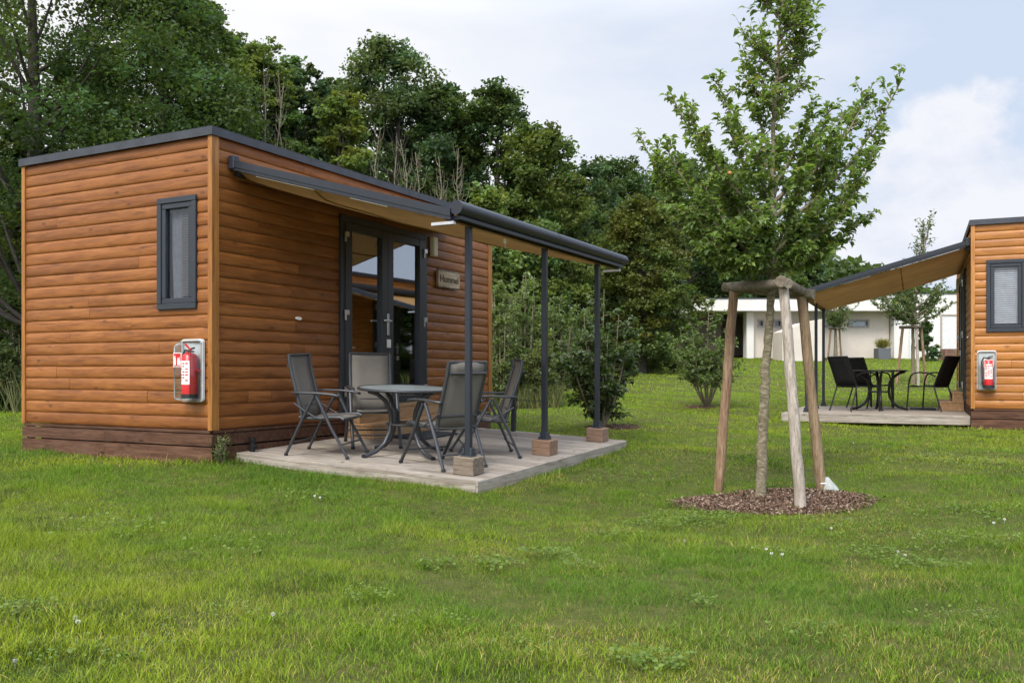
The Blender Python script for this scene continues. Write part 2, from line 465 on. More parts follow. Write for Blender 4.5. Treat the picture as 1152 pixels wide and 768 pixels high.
def make_cabin(cab, label, wood_key, interior_blind, cname):
    root = empty('mobile_cabin', cab.P, cab.rz)
    tag(root, label, 'cabin', 'log clad mobile cabins on the lawn')
    ax_e, ax_l = M[wood_key + '0'], M[wood_key + '1']
    win = (.17, .69, 1.456, 2.53)
    door = (1.85, 3.61, .36, 2.63)
    log_wall(cab, 'end_wall', ax_e, root, 'end', .018, WID - .018, [(win[0] + .02, win[1] - .02, win[2] + .03, win[3] - .02)], 3 + cab.m)
    log_wall(cab, 'front_wall', ax_l, root, 'long', .06, LEN - .06, [(door[0] + .01, door[1] - .01, door[2] - .2, door[3] - .02)], 9 + cab.m)
    b = MB(); b.cur = .6
    boxuv(b, cab, -WID, -WID + .04, .06, LEN - .06, WZ, TOPZ); boxuv(b, cab, -WID + .05, -.05, LEN - .04, LEN, WZ, TOPZ)
    b.build('rear_wall', ax_l, root)
    # corner boards
    for (u, v, du, dv) in ((0, 0, 1, -1), (-WID, 0, -1, -1), (0, LEN, 1, 1)):
        c = MB(); c.cur = random.uniform(.6, 1)
        # board on the end side
        ua, ub = sorted((u + du * .034, u - du * .020))
        va, vb = sorted((v + dv * .036, v))
        boxuv(c, cab, ua, ub, va, vb, WZ - .006, TOPZ - .002, bev=.003)
        c.cur = random.uniform(.5, .9)
        ua, ub = sorted((u + du * .034, u + du * .001)); va, vb = sorted((v - dv * .0015, v - dv * .058))
        boxuv(c, cab, ua, ub, va, vb, WZ - .006, TOPZ - .002, bev=.003)
        c.build('corner_board', M[wood_key + 'c'], root)
    # floor / interior shell
    b = MB(); boxuv(b, cab, -WID + .045, -.045, .05, LEN - .045, WZ + .02, WZ + .05); b.build('interior_floor', M['dark'], root)
    b = MB(); boxuv(b, cab, -WID + .045, -.045, .045, LEN - .045, TOPZ - .12, TOPZ - .10); b.build('interior_ceiling', M['dark'], root)
    b = MB(); boxuv(b, cab, -WID + .5, -WID + .55, .045, LEN - .045, WZ + .05, TOPZ - .12); b.build('interior_partition', M['dark'], root)
    # roof and its edge trim
    rf = MB(); boxuv(rf, cab, -WID + .03, -.03, .03, LEN - .03, TOPZ + .004, TOPZ + .05); rf = rf.build('roof', M['felt'], root)
    t = MB()
    h0, h1 = TOPZ - .012, TOPZ + .062
    boxuv(t, cab, -WID - .055, .055, -.055, -.040, h0, h1); boxuv(t, cab, .040, .055, -.0395, LEN + .055, h0, h1)
    boxuv(t, cab, -WID - .055, -WID - .040, -.0395, LEN + .055, h0, h1); boxuv(t, cab, -WID - .0395, .0395, LEN + .04, LEN + .055, h0, h1)
    boxuv(t, cab, -WID - .055, .055, -.055, .04, h1 + .001, h1 + .006); boxuv(t, cab, -.04, .055, .0405, LEN + .055, h1 + .001, h1 + .006)
    for vv in (1.35, 3.2): boxuv(t, cab, .0555, .058, vv, vv + .03, h0 - .001, h1 + .002)
    t.build('edge_trim', M['trim'], rf)
    # skirting
    s = MB(); rd = random.Random(4)
    for z0, z1 in ((.165, .272), (-.04, .148)):
        for (p, q) in ((.0, 1.45), (1.452, WID)):
            s.cur = rd.random(); boxuv(s, cab, -q - (.02 if q == WID else 0), -p + (.0 if p else .03), -.035, -.012, z0 + rd.uniform(-.004, .004), z1)
        for (p, q) in ((-.0118, 2.3), (2.302, LEN)):
            s.cur = rd.random(); boxuv(s, cab, .004, .030, p, q, z0 + rd.uniform(-.004, .004), z1)
    s.cur = .3
    boxuv(s, cab, -WID, 0.0, -.030, -.0005, .282, .308); boxuv(s, cab, .0005, .030, .0, LEN, .282, .308)
    s.build('skirting', M['skirt0'], root)
    for e in (.03, 1.38, 2.66):
        s = MB(); boxuv(s, cab, -e - .06, -e, -.0115, .05, -.1, .30); s.build('skirting_post', M['rubber'], root)
    for v in (.3, 1.8, 3.3, 4.9):
        s = MB(); boxuv(s, cab, -.06, .002, v, v + .06, -.1, .279); s.build('skirting_post', M['rubber'], root)
    s = MB(); boxuv(s, cab, -WID + .1, -.1, .1, LEN - .1, -.15, .29); s.build('chassis', M['rubber'], root)
    # window in the end wall
    w0, w1, wz0, wz1 = win; vf = -.045
    fr = MB()
    boxuv(fr, cab, -w1, -w0, vf, .03, wz0, wz0 + .055, bev=.004); boxuv(fr, cab, -w1, -w0, vf, .03, wz1 - .055, wz1, bev=.004)
    boxuv(fr, cab, -w1, -w1 + .055, vf, .03, wz0 + .056, wz1 - .056, bev=.004); boxuv(fr, cab, -w0 - .055, -w0, vf, .03, wz0 + .056, wz1 - .056, bev=.004)
    frame = fr.build('window', M['anthd'], root)
    sh = MB(); i = .057; k = .05; vs0 = -.034
    boxuv(sh, cab, -w1 + i, -w0 - i, vs0, .02, wz0 + i, wz0 + i + k, bev=.004); boxuv(sh, cab, -w1 + i, -w0 - i, vs0, .02, wz1 - i - k, wz1 - i, bev=.004)
    boxuv(sh, cab, -w1 + i, -w1 + i + k, vs0, .02, wz0 + i + k + .001, wz1 - i - k - .001, bev=.004); boxuv(sh, cab, -w0 - i - k, -w0 - i, vs0, .02, wz0 + i + k + .001, wz1 - i - k - .001, bev=.004)
    sh.build('sash', M['anthd'], frame)
    g = MB(); boxuv(g, cab, -w1 + i + k, -w0 - i - k, -.006, -.002, wz0 + i + k, wz1 - i - k); g.build('pane', M['wglass'], frame)
    # blind slats and curtain behind
    bl = MB(); zz = wz0 + .13
    ba, bb = (-w1 + .10, -w0 - .10) if interior_blind else (-w0 - .27, -w0 - .10)
    while zz < wz1 - .1:
        bl.box(min(-cab.m * ba, -cab.m * bb), max(-cab.m * ba, -cab.m * bb), .03, .034, zz, zz + (.024 if interior_blind else .016)); zz += (.032 if interior_blind else .0245)
    bl.build('blind', simple('blind_%s' % cname, (.55, .54, .56) if interior_blind else (.13, .12, .115), .6), frame)
    bk = MB(); boxuv(bk, cab, -w1 - .1, -w0 + .05, .22, .225, wz0 - .1, wz1 + .1); bk.build('window_backing', M['dark'], root)
    if not interior_blind:
        cu = MB(); pts = []
        for q in range(13):
            e = w1 - .11 - q * .011
            pts.append((e, .05 + .012 * math.sin(q * 1.6)))
        vs = []
        for (e, v) in pts:
            for zz in (wz0 + .1, (wz0 + wz1) / 2, wz1 - .1): vs.append(cab.V(-e + (.02 if zz == wz0 + .1 else 0), v, zz))
        cu.add(vs, [(q * 3 + j, q * 3 + j + 1, q * 3 + j + 4, q * 3 + j + 3) for q in range(12) for j in (0, 1)], True)
        cu.build('window_curtain', simple('dim_curtain', (.16, .16, .18), .9), frame)
    # double door ---------------------------------------------------------
    d0, d1, dz0, dz1 = door
    fr = MB(); fo = .05
    boxuv(fr, cab, -.04, fo, d0, d0 + .07, dz0, dz1, bev=.004); boxuv(fr, cab, -.04, fo, d1 - .07, d1, dz0, dz1, bev=.004)
    boxuv(fr, cab, -.04, fo, d0 + .071, d1 - .071, dz1 - .08, dz1, bev=.004); boxuv(fr, cab, -.04, fo, d0 + .071, d1 - .071, dz0, dz0 + .05, bev=.004)
    boxuv(fr, cab, -.04, fo - .02, d0 + .02, d1 - .02, WZ, dz0 - .001)
    dr = fr.build('double_door', M['anthd'], root)
    mid = (d0 + d1) / 2
    for (a, c_, hs) in ((d0 + .073, mid - .002, 1), (mid + .002, d1 - .073, -1)):
        lf = MB(); zb, zt = dz0 + .052, dz1 - .083; st = .115
        boxuv(lf, cab, -.02, .062, a, a + st, zb, zt, bev=.004); boxuv(lf, cab, -.02, .062, c_ - st, c_, zb, zt, bev=.004)
        boxuv(lf, cab, -.02, .0615, a + st + .0005, c_ - st - .0005, zb, zb + .16, bev=.004); boxuv(lf, cab, -.02, .0615, a + st + .0005, c_ - st - .0005, zt - .09, zt, bev=.004)
        leaf = lf.build('door_leaf', M['anthd'], root)
        leaf.parent = dr
        g = MB(); boxuv(g, cab, .016, .022, a + st, c_ - st, zb + .16, zt - .09); g.build('door_pane', M['glass'], dr)
    hd = MB(); hv = mid + .0
    boxuv(hd, cab, .062, .07, hv - .022, hv + .022, 1.30, 1.56, bev=.003)
    hd.tube([cab.V(.07, hv, 1.47), cab.V(.115, hv, 1.47), cab.V(.12, hv - .02, 1.47), cab.V(.12, hv - .15, 1.47)], .010)
    hd.build('door_handle', M['steel'], dr)
    lk = MB(); boxuv(lk, cab, .062, .085, hv - .032, hv + .032, 1.15, 1.25, bev=.004); lk.build('lock_box', M['white'], dr)
    for a_, zz in ((d0 + .075, 2.40), (d0 + .075, 1.52), (d0 + .075, .66), (d1 - .075, 2.40), (d1 - .075, 1.52), (d1 - .075, .66)):
        hg = MB(); boxuv(hg, cab, .0625, .085, a_ - .035, a_ + .035, zz - .02, zz + .035, bev=.003); boxuv(hg, cab, .0625, .08, a_ - .03, a_ - .01, zz - .08, zz - .021, bev=.002)
        hg.build('hinge', M['steel'], dr)
    # curtains behind the doors
    for (c0, c1) in ((d0 + .14, d0 + .62), (mid + .12, mid + .56)):
        cu = MB(); n = 60; vs = []
        for q in range(n + 1):
            v = c0 + (c1 - c0) * q / n; u = -.075 + .022 * math.sin(q * .95) + .01 * math.sin(q * 2.3)
            for zz in (WZ + .1, TOPZ - .2): vs.append(cab.V(u, v, zz))
        cu.add(vs, [(q * 2, q * 2 + 1, q * 2 + 3, q * 2 + 2) for q in range(n)], True)
        cu.build('curtain', M['curtain'], dr)
    # lamp box right of the door, vent button on the wall
    lm = MB(); boxuv(lm, cab, .028, .10, 3.70, 3.80, 2.37, 2.62, bev=.01); lm.build('wall_lamp', M['white'], root)
    kb = MB(); kb.add([cab.V(dd, 1.175 + .045 * math.cos(k * math.pi / 8), 1.42 + .017 * math.sin(k * math.pi / 8)) for dd in (.018, .032) for k in range(16)], [tuple(range(16)), tuple(range(16, 32))] + [(k, (k + 1) % 16, 16 + (k + 1) % 16, 16 + k) for k in range(16)]); kb.build('wall_vent', M['white'], root)
    return root

make_cabin(C1, 'large log clad cabin at left with narrow dark window in its end wall', 'log', False, 'near')
make_cabin(C2, 'orange log clad cabin cut off by the right edge of the photo', 'logb', True, 'far')

# ------------------------------------------------------------------ awnings
def make_awning(cab, label, low, posts_u=2.46):
    root = empty('pergola_awning', cab.P, cab.rz); tag(root, label, 'awning', 'tan pergola awnings on the cabins')
    v0, v1 = .21, 4.08; uf = 2.55
    zw, zf = 2.86, 2.20
    c = MB()
    # cassette profile along v
    prof = [(.03, 2.735), (.03, 2.87), (.08, 2.88), (.115, 2.86), (.125, 2.80), (.115, 2.75), (.08, 2.735)]
    A = [cab.V(u, v0 + .05, z) for u, z in prof]; B = [cab.V(u, v1 - .05, z) for u, z in prof]; n = len(prof)
    c.add(A + B, [(i, (i + 1) % n, n + (i + 1) % n, n + i) for i in range(n)]); c.add(A, [tuple(range(n))]); c.add(B, [tuple(range(n))])
    c.build('cassette', M['anth'], root)
    for vv in (v0, v1):
        r = MB(); s = 1
        def seg(u0, z0, u1, z1, ha, hb, w0, w1):
            P = [cab.V(u, v, z) for (u, zc) in ((u0, z0), (u1, z1)) for v in (vv + w0, vv + w1) for z in (zc - ha, zc + hb)]
            r.add(P, [(0, 1, 3, 2), (4, 6, 7, 5), (0, 4, 5, 1), (2, 3, 7, 6), (0, 2, 6, 4), (1, 5, 7, 3)])
        seg(.05, 2.838, 2.50, 2.165, .024, .040, -.034, .034)
        seg(.05, 2.838 - .034, 2.50, 2.165 - .034, .020, .0095, -.026, .026)
        rail = r.build('guide_rail', M['anth'], root)
        r2 = MB(); boxuv(r2, cab, .028, .10, vv - .040, vv + .040, 2.785, 2.915, bev=.008); r2.build('end_cap', M['anthd'], rail)
        for (a_, b_, r_) in ((.35, 1.05, .0035), (1.45, 1.85, .004)):
            zz = lambda u: 2.838 - .064 - (u - .05) * .2747
            r3 = MB(); r3.tube([cab.V(a_, vv, zz(a_)), cab.V(b_, vv, zz(b_))], r_, 6); r3.build('tension_cord', M['white'], rail)
        r4 = MB(); boxuv(r4, cab, 2.30, 2.52, vv - .012, vv + .028, zf - .125, zf - .095, bev=.003); r4.build('bracket', M['steel'], rail)
    # cloth with a little sag and seams
    n_u, n_v = 18, 24; vs = []; 
    for i in range(n_u + 1):
        for j in range(n_v + 1):
            a, b_ = i / n_u, j / n_v
            u = .035 + a * (uf - .055); v = v0 + .035 + b_ * (v1 - v0 - .07)
            z = 2.780 - (u - .05) * .2747 - max(0, math.sin(math.pi * b_)) ** .22 * (.075 * (1 - a) + .050 * math.sin(math.pi * a) ** .8) - .005 * math.sin(b_ * 22) * math.sin(math.pi * a)
            vs.append(cab.V(u, v, z))
    fs = [(i * (n_v + 1) + j, i * (n_v + 1) + j + 1, (i + 1) * (n_v + 1) + j + 1, (i + 1) * (n_v + 1) + j) for i in range(n_u) for j in range(n_v)]
    f = MB(); f.add(vs, fs, True); cl = f.build('awning_cloth', M['canvas'], root)
    seam = MB()
    for a in (.42,):
        i = int(a * n_u); seam.tube([Vector(vs[i * (n_v + 1) + j]) + Vector((0, 0, -.006)) for j in range(n_v + 1)], .009, 5)
    seam.build('seam', M['canvas'], cl)
    # front beam: round tube over a gutter profile
    b = MB(); b.tube([cab.V(uf, v0 - .02, zf + .012), cab.V(uf, v1 + .06, zf + .012)], .060, 20)
    b.tube([cab.V(uf + .0, v0 + 1.93, zf + .012), cab.V(uf, v0 + 1.94, zf + .012)], .0625, 20)
    bm_ = b.build('front_beam', M['anth'], root)
    b = MB(); boxuv(b, cab, uf - .12, uf + .02, v0 + .02, v1 + .0, zf - .085, zf - .050, bev=.004); b.build('gutter', M['anth'], bm_)
    b = MB(); boxuv(b, cab, uf - .1, uf - .05, v1 + .001, v1 + .03, zf - .08, zf - .055); b.build('gutter_end', M['steel'], bm_)
    # crank eye hanging from the beam
    b = MB(); boxuv(b, cab, uf - .16, uf - .135, 1.32, 1.345, zf - .13, zf - .085, bev=.003); b.tube([cab.V(uf - .147, 1.332, zf - .13), cab.V(uf - .147, 1.332, zf - .17)], .002, 5); b.build('sensor', M['white'], root)
    for v in (.55, 2.08, 3.5):
        p = MB(); zb = cab.deck(posts_u, v) + (.156 if cab is C1 else .004)
        boxuv(p, cab, posts_u - .026, posts_u + .026, v - .026, v + .026, zb + .004, zf - .086, bev=.004)
        post = p.build('post', M['anth'], root)
        p = MB(); boxuv(p, cab, posts_u - .055, posts_u + .055, v - .055, v + .055, zb - .002, zb + .007, bev=.002)
        boxuv(p, cab, posts_u - .045, posts_u - .0265, v - .03, v + .03, zb + .0075, zb + .07, bev=.002); boxuv(p, cab, posts_u + .0265, posts_u + .045, v - .03, v + .03, zb + .0075, zb + .07, bev=.002)
        for su in (-1, 1):
            for sv in (-1, 1): p.tube([cab.V(posts_u + su * .042, v + sv * .042, zb + .0075), cab.V(posts_u + su * .042, v + sv * .042, zb + .028)], .009, 6)
        p.build('post_foot', M['trim'], post)
    return root
make_awning(C1, 'tan cloth awning on three dark posts over the near terrace', 0)
make_awning(C2, 'tan cloth awning sloping off the cabin at the right edge', 0)

# ------------------------------------------------------------------ decks, blocks, steps, mats
def make_deck(cab, label, v0, v1, uf, fh):
    root = empty('wooden_terrace', cab.W(0, 0, 0), cab.rz); tag(root, label, 'terrace', 'low plank terraces in front of the cabins')
    rd = random.Random(5)
    def fn(x, y, z): u = -cab.m * x; return (x, y, z + cab.deck(u, y))
    b = MB(); n = int(round((v1 - v0) / .141)); w = (v1 - v0) / n
    u0 = .035
    for i in range(n):
        va = v0 + i * w + .006; vb = v0 + (i + 1) * w - .006
        b.cur = rd.random()
        cut = rd.choice([None, None, 1.2, 1.9])
        for (p, q) in ([(u0, uf)] if cut is None else [(u0, cut), (cut + .003, uf)]):
            b.cur = rd.random()
            xa, xb = sorted((-cab.m * p, -cab.m * q)); b.box(xa, xb, va, vb, -.028, rd.uniform(-.0015, 0.0), fn, bev=.0025)
    b.build('deck_boards', M['grey0'], root)
    f = MB(); f.cur = .8
    xa, xb = sorted((-cab.m * u0, -cab.m * (uf - .012))); f.box(xa, xb, v0 + .002, v0 + .024, -.030 - fh, -.030, fn, bev=.003)
    f.build('fascia_board', M['grey0'], root)
    vm = v0 + (v1 - v0) * .48
    for (p, q) in ((v0 + .003, vm), (vm + .006, v1 - .005)):
        f = MB(); f.cur = rd.uniform(.4, .9); xa, xb = sorted((-cab.m * (uf - .010), -cab.m * (uf - .032 + .02))) 
        f.box(min(-cab.m * (uf - .0115), -cab.m * (uf + .010)), max(-cab.m * (uf - .0115), -cab.m * (uf + .010)), p, q, -.026 - fh, -.004, fn, bev=.003)
        f.build('fascia_board', M['grey1'], root)
    f = MB(); 
    for vv in (v0 + .1, (v0 + v1) / 2, v1 - .15):
        xa, xb = sorted((-cab.m * .1, -cab.m * (uf - .1))); f.box(xa, xb, vv, vv + .06, -.12, -.032, fn)
    f.build('joist', M['skirt0'], root)
    return root
make_deck(C1, 'grey plank terrace in front of the large cabin at left', .27, 3.80, 2.70, .10)
make_deck(C2, 'pale plank terrace beside the right edge cabin with black chairs', .10, 3.70, 2.80, .11)

def block_mesh():
    b = MB(); b.cur = .7; b.box(-.10, .10, -.10, .10, 0, .154, bev=.006); return b
blabs = {1: ['weathered timber block under the post nearest the terrace corner', 'brown timber block under the middle awning post', 'timber block under the far awning post of the near terrace'],
         2: ['timber block at far terrace edge, under its nearest post', 'timber block at far terrace edge, under its middle post', 'timber block at far terrace edge, under its rear post']}
bmat = [wood('post_block_grey', (.10, .075, .055), (.22, .18, .14), (.36, .31, .26), 0, .85, 2, spec=.1, streak=.5),
        wood('post_block_brown', (.13, .075, .05), (.27, .175, .12), (.40, .30, .22), 0, .85, 2, spec=.1, streak=.5),
        wood('post_block_red', (.14, .08, .055), (.28, .185, .135), (.38, .29, .22), 0, .85, 2, spec=.1, streak=.5)]
for cab, key in ((C1, 1),):
    for i, v in enumerate((.55, 2.08, 3.5)):
        o = block_mesh().build('timber_block', bmat[i]); o.matrix_world = cab.ondeck(2.46, v, 0, 1)
        tag(o, blabs[key][i], 'block', 'timber blocks under the awning posts')

def make_steps(cab, v0, v1, label):
    mt = cab.ondeck(0, 0, 0, 1)
    root = empty('entrance_steps', mat=mt); tag(root, label, 'steps', 'entrance steps of the cabins')
    # local axes of ondeck: y=+v, x = f x n ; f=+L, n=z -> x = L x z = (Ly,-Lx)=X
    def bx(mb, u0, u1, a, b, z0, z1): boxuv(mb, cab, u0, u1, a, b, z0, z1, bev=.004)
    for (u1, z0, z1, nm) in ((.42, 0.002, .135, 'lower_step'), (.22, .16, .30, 'upper_step')):
        s = MB(); s.cur = .9; bx(s, u1 - .03, u1, v0, v1, z0, z1)
        for q in (v0, v1 - .03): s.cur = .2; bx(s, .04, u1 - .031, q, q + .03, z0, z1)
        st = s.build(nm, M['fresh1'], root)
        t = MB(); t.cur = 1; bx(t, .04, u1 + .015, v0 - .01, v1 + .01, z1 + .001, z1 + .024); t.build('tread', M['fresh1'], st)
        if nm == 'upper_step':
            q = MB(); bx(q, .06, u1 - .04, v0 + .04, v1 - .04, .003, .158); q.build('riser_support', M['skirt1'], st)
    return root
make_steps(C1, 1.95, 3.6, 'two wooden steps below the double glass door of the near cabin')
make_steps(C2, 1.95, 3.6, 'two wooden steps on the far terrace at the right cabin')
for cab, lb in ((C1, 'dark door mat before the steps of the near cabin'), (C2, 'dark door mat on the far terrace before its steps')):
    m_ = MB()
    for i in range(12): m_.box(-.21, .21, -.40 + i * .0667, -.40 + i * .0667 + .062, .002, .018, bev=.003)
    o = m_.build('door_mat', M['mat']); o.matrix_world = cab.ondeck(.68, 2.6, 0, 1); tag(o, lb, 'door mat', 'door mats')

rl = random.Random(9)
lf_ = MB(); lf_.add([(0, -.022, .001), (.011, -.004, .006), (0, .024, .002), (-.011, -.004, .005)], [(0, 1, 2, 3)])
lf0 = None
for (u_, v_) in [(1.2, .42), (2.3, 1.3), (2.55, 1.75), (1.95, 2.4), (2.2, 2.9), (1.5, 3.3), (.45, .9), (1.75, .35), (2.6, 2.5), (1.1, 2.2)]:
    if lf0 is None: lf0 = lf_.build('fallen_leaf', simple('dry_leaf', (.24, .15, .06), .8)); o = lf0
    else: o = lf0.copy(); COL.objects.link(o)
    o.matrix_world = C1.ondeck(u_, v_, rl.uniform(-1, 1), rl.uniform(-1, 1)); tag(o, 'dry brown leaf lying on the grey deck boards', 'leaf', 'fallen leaves on the near terrace')

# wire frame fence at the terrace end
def wire_rail(cab, label, ua, ub, v, h):
    root = empty('wire_railing', mat=cab.ondeck(ua, v, 1, 0)); tag(root, label, 'railing', 'low wire railings behind the terraces')
    L_ = ub - ua
    for y, r_ in ((0, .026), (L_, .012)):
        p = MB(); p.box(-r_, r_, y - r_, y + r_, .001, h, bev=.003); p.build('railing_post', M['anthd'], root)
    for z in (h - .03, h * .53):
        p = MB(); p.tube([(0, .02, z), (0, L_ * .5, z - .006), (0, L_, z + .004)], .0045, 6); p.build('wire', M['anthd'], root)
    p = MB()
    for k in range(1, 6): p.tube([(0, L_ * k / 6, z0_) for z0_ in (.05, h - .03)], .0012, 4)
    p.build('mesh_wire', M['anthd'], root)
wire_rail(C1, 'thin dark wire railing at the end of the near terrace', 1.24, 1.64, 3.74, .75)
wire_rail(C2, 'thin dark wire railing at the end of the far terrace', 1.20, 1.60, 3.6, .70)

# black hose connector by the near corner
mb = MB(); mb.tube([(0, 0, .0), (0, 0, .11)], .028, 12); mb.tube([(0, 0, .111), (0, 0, .135)], .036, 12); mb.tube([(0, 0, .05), (.05, 0, .05)], .02, 10)
o = mb.build('pipe_stub', M['black']); o.matrix_world = C1.ondeck(.10, .42, 0, 1); tag(o, 'short black pipe stub on the terrace by the cabin corner', 'pipe')

# ------------------------------------------------------------------ near chairs and table
def sheet(mb, rows, th):
    """rows: list of (list of points) -> double-sided thin slab"""
    n = len(rows[0]); vs = [p for r in rows for p in r]
    fs = [(i * n + j, i * n + j + 1, (i + 1) * n + j + 1, (i + 1) * n + j) for i in range(len(rows) - 1) for j in range(n - 1)]
    # offset copy along local normal
    m = len(vs); off = []
    for i in range(len(rows)):
        a = Vector(rows[max(i - 1, 0)][n // 2]); b = Vector(rows[min(i + 1, len(rows) - 1)][n // 2]); t = (b - a).normalized()
        nn = Vector((1, 0, 0)).cross(t)
        off += [tuple(Vector(p) + nn * th) for p in rows[i]]
    k = len(rows)
    fs2 = [tuple(m + q for q in f) for f in fs]
    rim = [(j, j + 1, m + j + 1, m + j) for j in range(n - 1)] + [((k - 1) * n + j, (k - 1) * n + j + 1, m + (k - 1) * n + j + 1, m + (k - 1) * n + j) for j in range(n - 1)]
    rim += [(i * n, (i + 1) * n, m + (i + 1) * n, m + i * n) for i in range(k - 1)] + [(i * n + n - 1, (i + 1) * n + n - 1, m + (i + 1) * n + n - 1, m + i * n + n - 1) for i in range(k - 1)]
    mb.add(vs + off, fs + fs2 + rim, True)

def make_recliner():
    root = empty('folding_armchair')
    back = [(-.165, .365), (-.185, .45), (-.215, .56), (-.25, .68), (-.285, .80), (-.305, .89), (-.312, .955)]
    seat = [(-.19, .368), (-.10, .362), (.03, .368), (.15, .382), (.225, .386), (.262, .368)]
    w = .205
    xs = [-w, -w * .5, 0, w * .5, w]
    sag = [0, .012, .016, .012, 0]
    b = MB(); sheet(b, [[(x, y - s * .6, z) for x, s in zip(xs, sag)] for y, z in back], .004)
    bk = b.build('backrest', M['sling'], root)
    bf = MB()
    for sx in (-1, 1): bf.tube([(sx * (w + .012), y, z) for y, z in back], .017, 8)
    bf.tube([(-w - .012, back[-1][0], back[-1][1]), (w + .012, back[-1][0], back[-1][1])], .012, 8)
    bf.tube([(-w, -.325, .855), (w, -.325, .855)], .013, 8); bf.tube([(-w, -.205, .47), (w, -.205, .47)], .009, 8)
    bf.build('back_frame', M['chairf'], bk)
    s = MB(); sheet(s, [[(x, y, z - q) for x, q in zip(xs, sag)] for y, z in seat], .004)
    st = s.build('seat', M['sling'], root)
    sf = MB()
    for sx in (-1, 1): sf.tube([(sx * (w + .012), y, z) for y, z in seat], .017, 8)
    sf.tube([(-w, .255, .366), (w, .255, .366)], .012, 8); sf.tube([(-w, -.17, .355), (w, -.17, .355)], .012, 8)
    sf.build('seat_frame', M['chairf'], st)
    for sx in (-1, 1):
        x = sx * .245
        a = MB(); P = []
        for (y, z, hw) in ((-.255, .588, .017), (-.15, .594, .022), (0, .597, .024), (.13, .592, .026), (.20, .582, .022), (.225, .572, .012)):
            P.append([(x - hw, y, z), (x, y, z + .004), (x + hw, y, z)])
        sheet(a, P, .018); a.build('armrest', M['chairf'], root)
        for y1 in (-.31, .315):
            l = MB(); l.tube([(x, -.02 + (.012 if y1 > 0 else -.012), .578), (x, y1 * .5 - .02, .30), (x, y1, .012)], [.020, .019, .0175], 8, flat=.75)
            lg = l.build('leg', M['chairf'], root)
            l = MB(); l.tube([(x, y1 - (.004 if y1 > 0 else -.004), .022), (x, y1 + (.003 if y1 > 0 else -.003), .002)], .020, 8); l.build('foot_cap', M['rubber'], lg)
        l = MB(); l.tube([(x, -.235, .50), (x, -.12, .43), (x, .0, .37)], .007, 6); l.build('recline_bar', M['chairf'], root)
    for y, z in ((-.24, .13), (.245, .13)):
        l = MB(); l.tube([(-.245, y, z), (.245, y, z)], .0085, 8); l.build('stretcher', M['chairf'], root)
    return root
rec = make_recliner()
recs = [(.76, .74, .96, .25, 'grey folding armchair left of the round table, facing right, against the log wall'),
        (.68, 1.58, .70, -.70, 'grey folding armchair in front of the glass door, facing the camera'),
        (2.02, .84, -.94, .33, 'grey folding armchair with its back to the camera beside the corner post'),
        (2.00, 1.66, -.79, -.61, 'grey folding armchair right of the round table, facing left by the open lawn')]
for i, (u, v, fu, fv, lb) in enumerate(recs):
    o = rec if i == 0 else copy_tree(rec)
    o.matrix_world = C1.ondeck(u, v, fu, fv)
    tag(o, lb, 'chair', 'grey folding armchairs on the near terrace')

def make_table(frame, topm, foot_r=.46, h=.655, top_r=.455, name='round_table', legw=.021):
    root = empty(name)
    t = MB(); n = 48
    ring = lambda r, z: [(r * math.cos(2 * math.pi * k / n), r * math.sin(2 * math.pi * k / n), z) for k in range(n)]
    vs = ring(top_r - .012, h - .008) + ring(top_r - .012, h)
    t.add(vs, [tuple(range(n)), tuple(range(n, 2 * n))] + [(k, (k + 1) % n, n + (k + 1) % n, n + k) for k in range(n)])
    tp = t.build('tabletop', topm, root)
    t = MB(); t.tube([(top_r * math.cos(2 * math.pi * k / n), top_r * math.sin(2 * math.pi * k / n), h - .008) for k in range(n + 1)], .014, 8, cap=False); t.build('rim', frame, tp)
    for k in range(4):
        a = math.pi / 4 + k * math.pi / 2; c, s = math.cos(a), math.sin(a)
        prof = [(top_r - .03, h - .022), (.33, h - .05), (.235, h - .12), (.175, h - .22), (.16, h * .5), (.175, .23), (.235, .12), (.33, .05), (foot_r - .03, .022), (foot_r, .012)]
        l = MB(); l.tube([(r * c, r * s, z) for r, z in prof], legw, 8); lg = l.build('leg', frame, root)
        l = MB(); l.tube([(foot_r * c, foot_r * s, .012), ((foot_r + .02) * c, (foot_r + .02) * s, .012)], legw + .002, 8); l.build('foot_cap', M['rubber'], lg)
    t = MB(); t.tube([(.168 * math.cos(2 * math.pi * k / n), .168 * math.sin(2 * math.pi * k / n), h * .46) for k in range(n + 1)], .012, 8, cap=False); t.build('brace_ring', frame, root)
    return root
t1 = make_table(M['chairf'], M['tableglass']); t1.matrix_world = C1.ondeck(1.34, 1.20, .9, .43)
tag(t1, 'round frosted glass table with curved grey legs on the near terrace', 'table')
t2 = make_table(M['black'], simple('dark_table_glass', (.03, .032, .036), .15), h=.70, legw=.024); t2.matrix_world = C2.ondeck(2.0, 1.55, .8, .6)
tag(t2, 'round dark table with curved black legs on the far terrace', 'table')

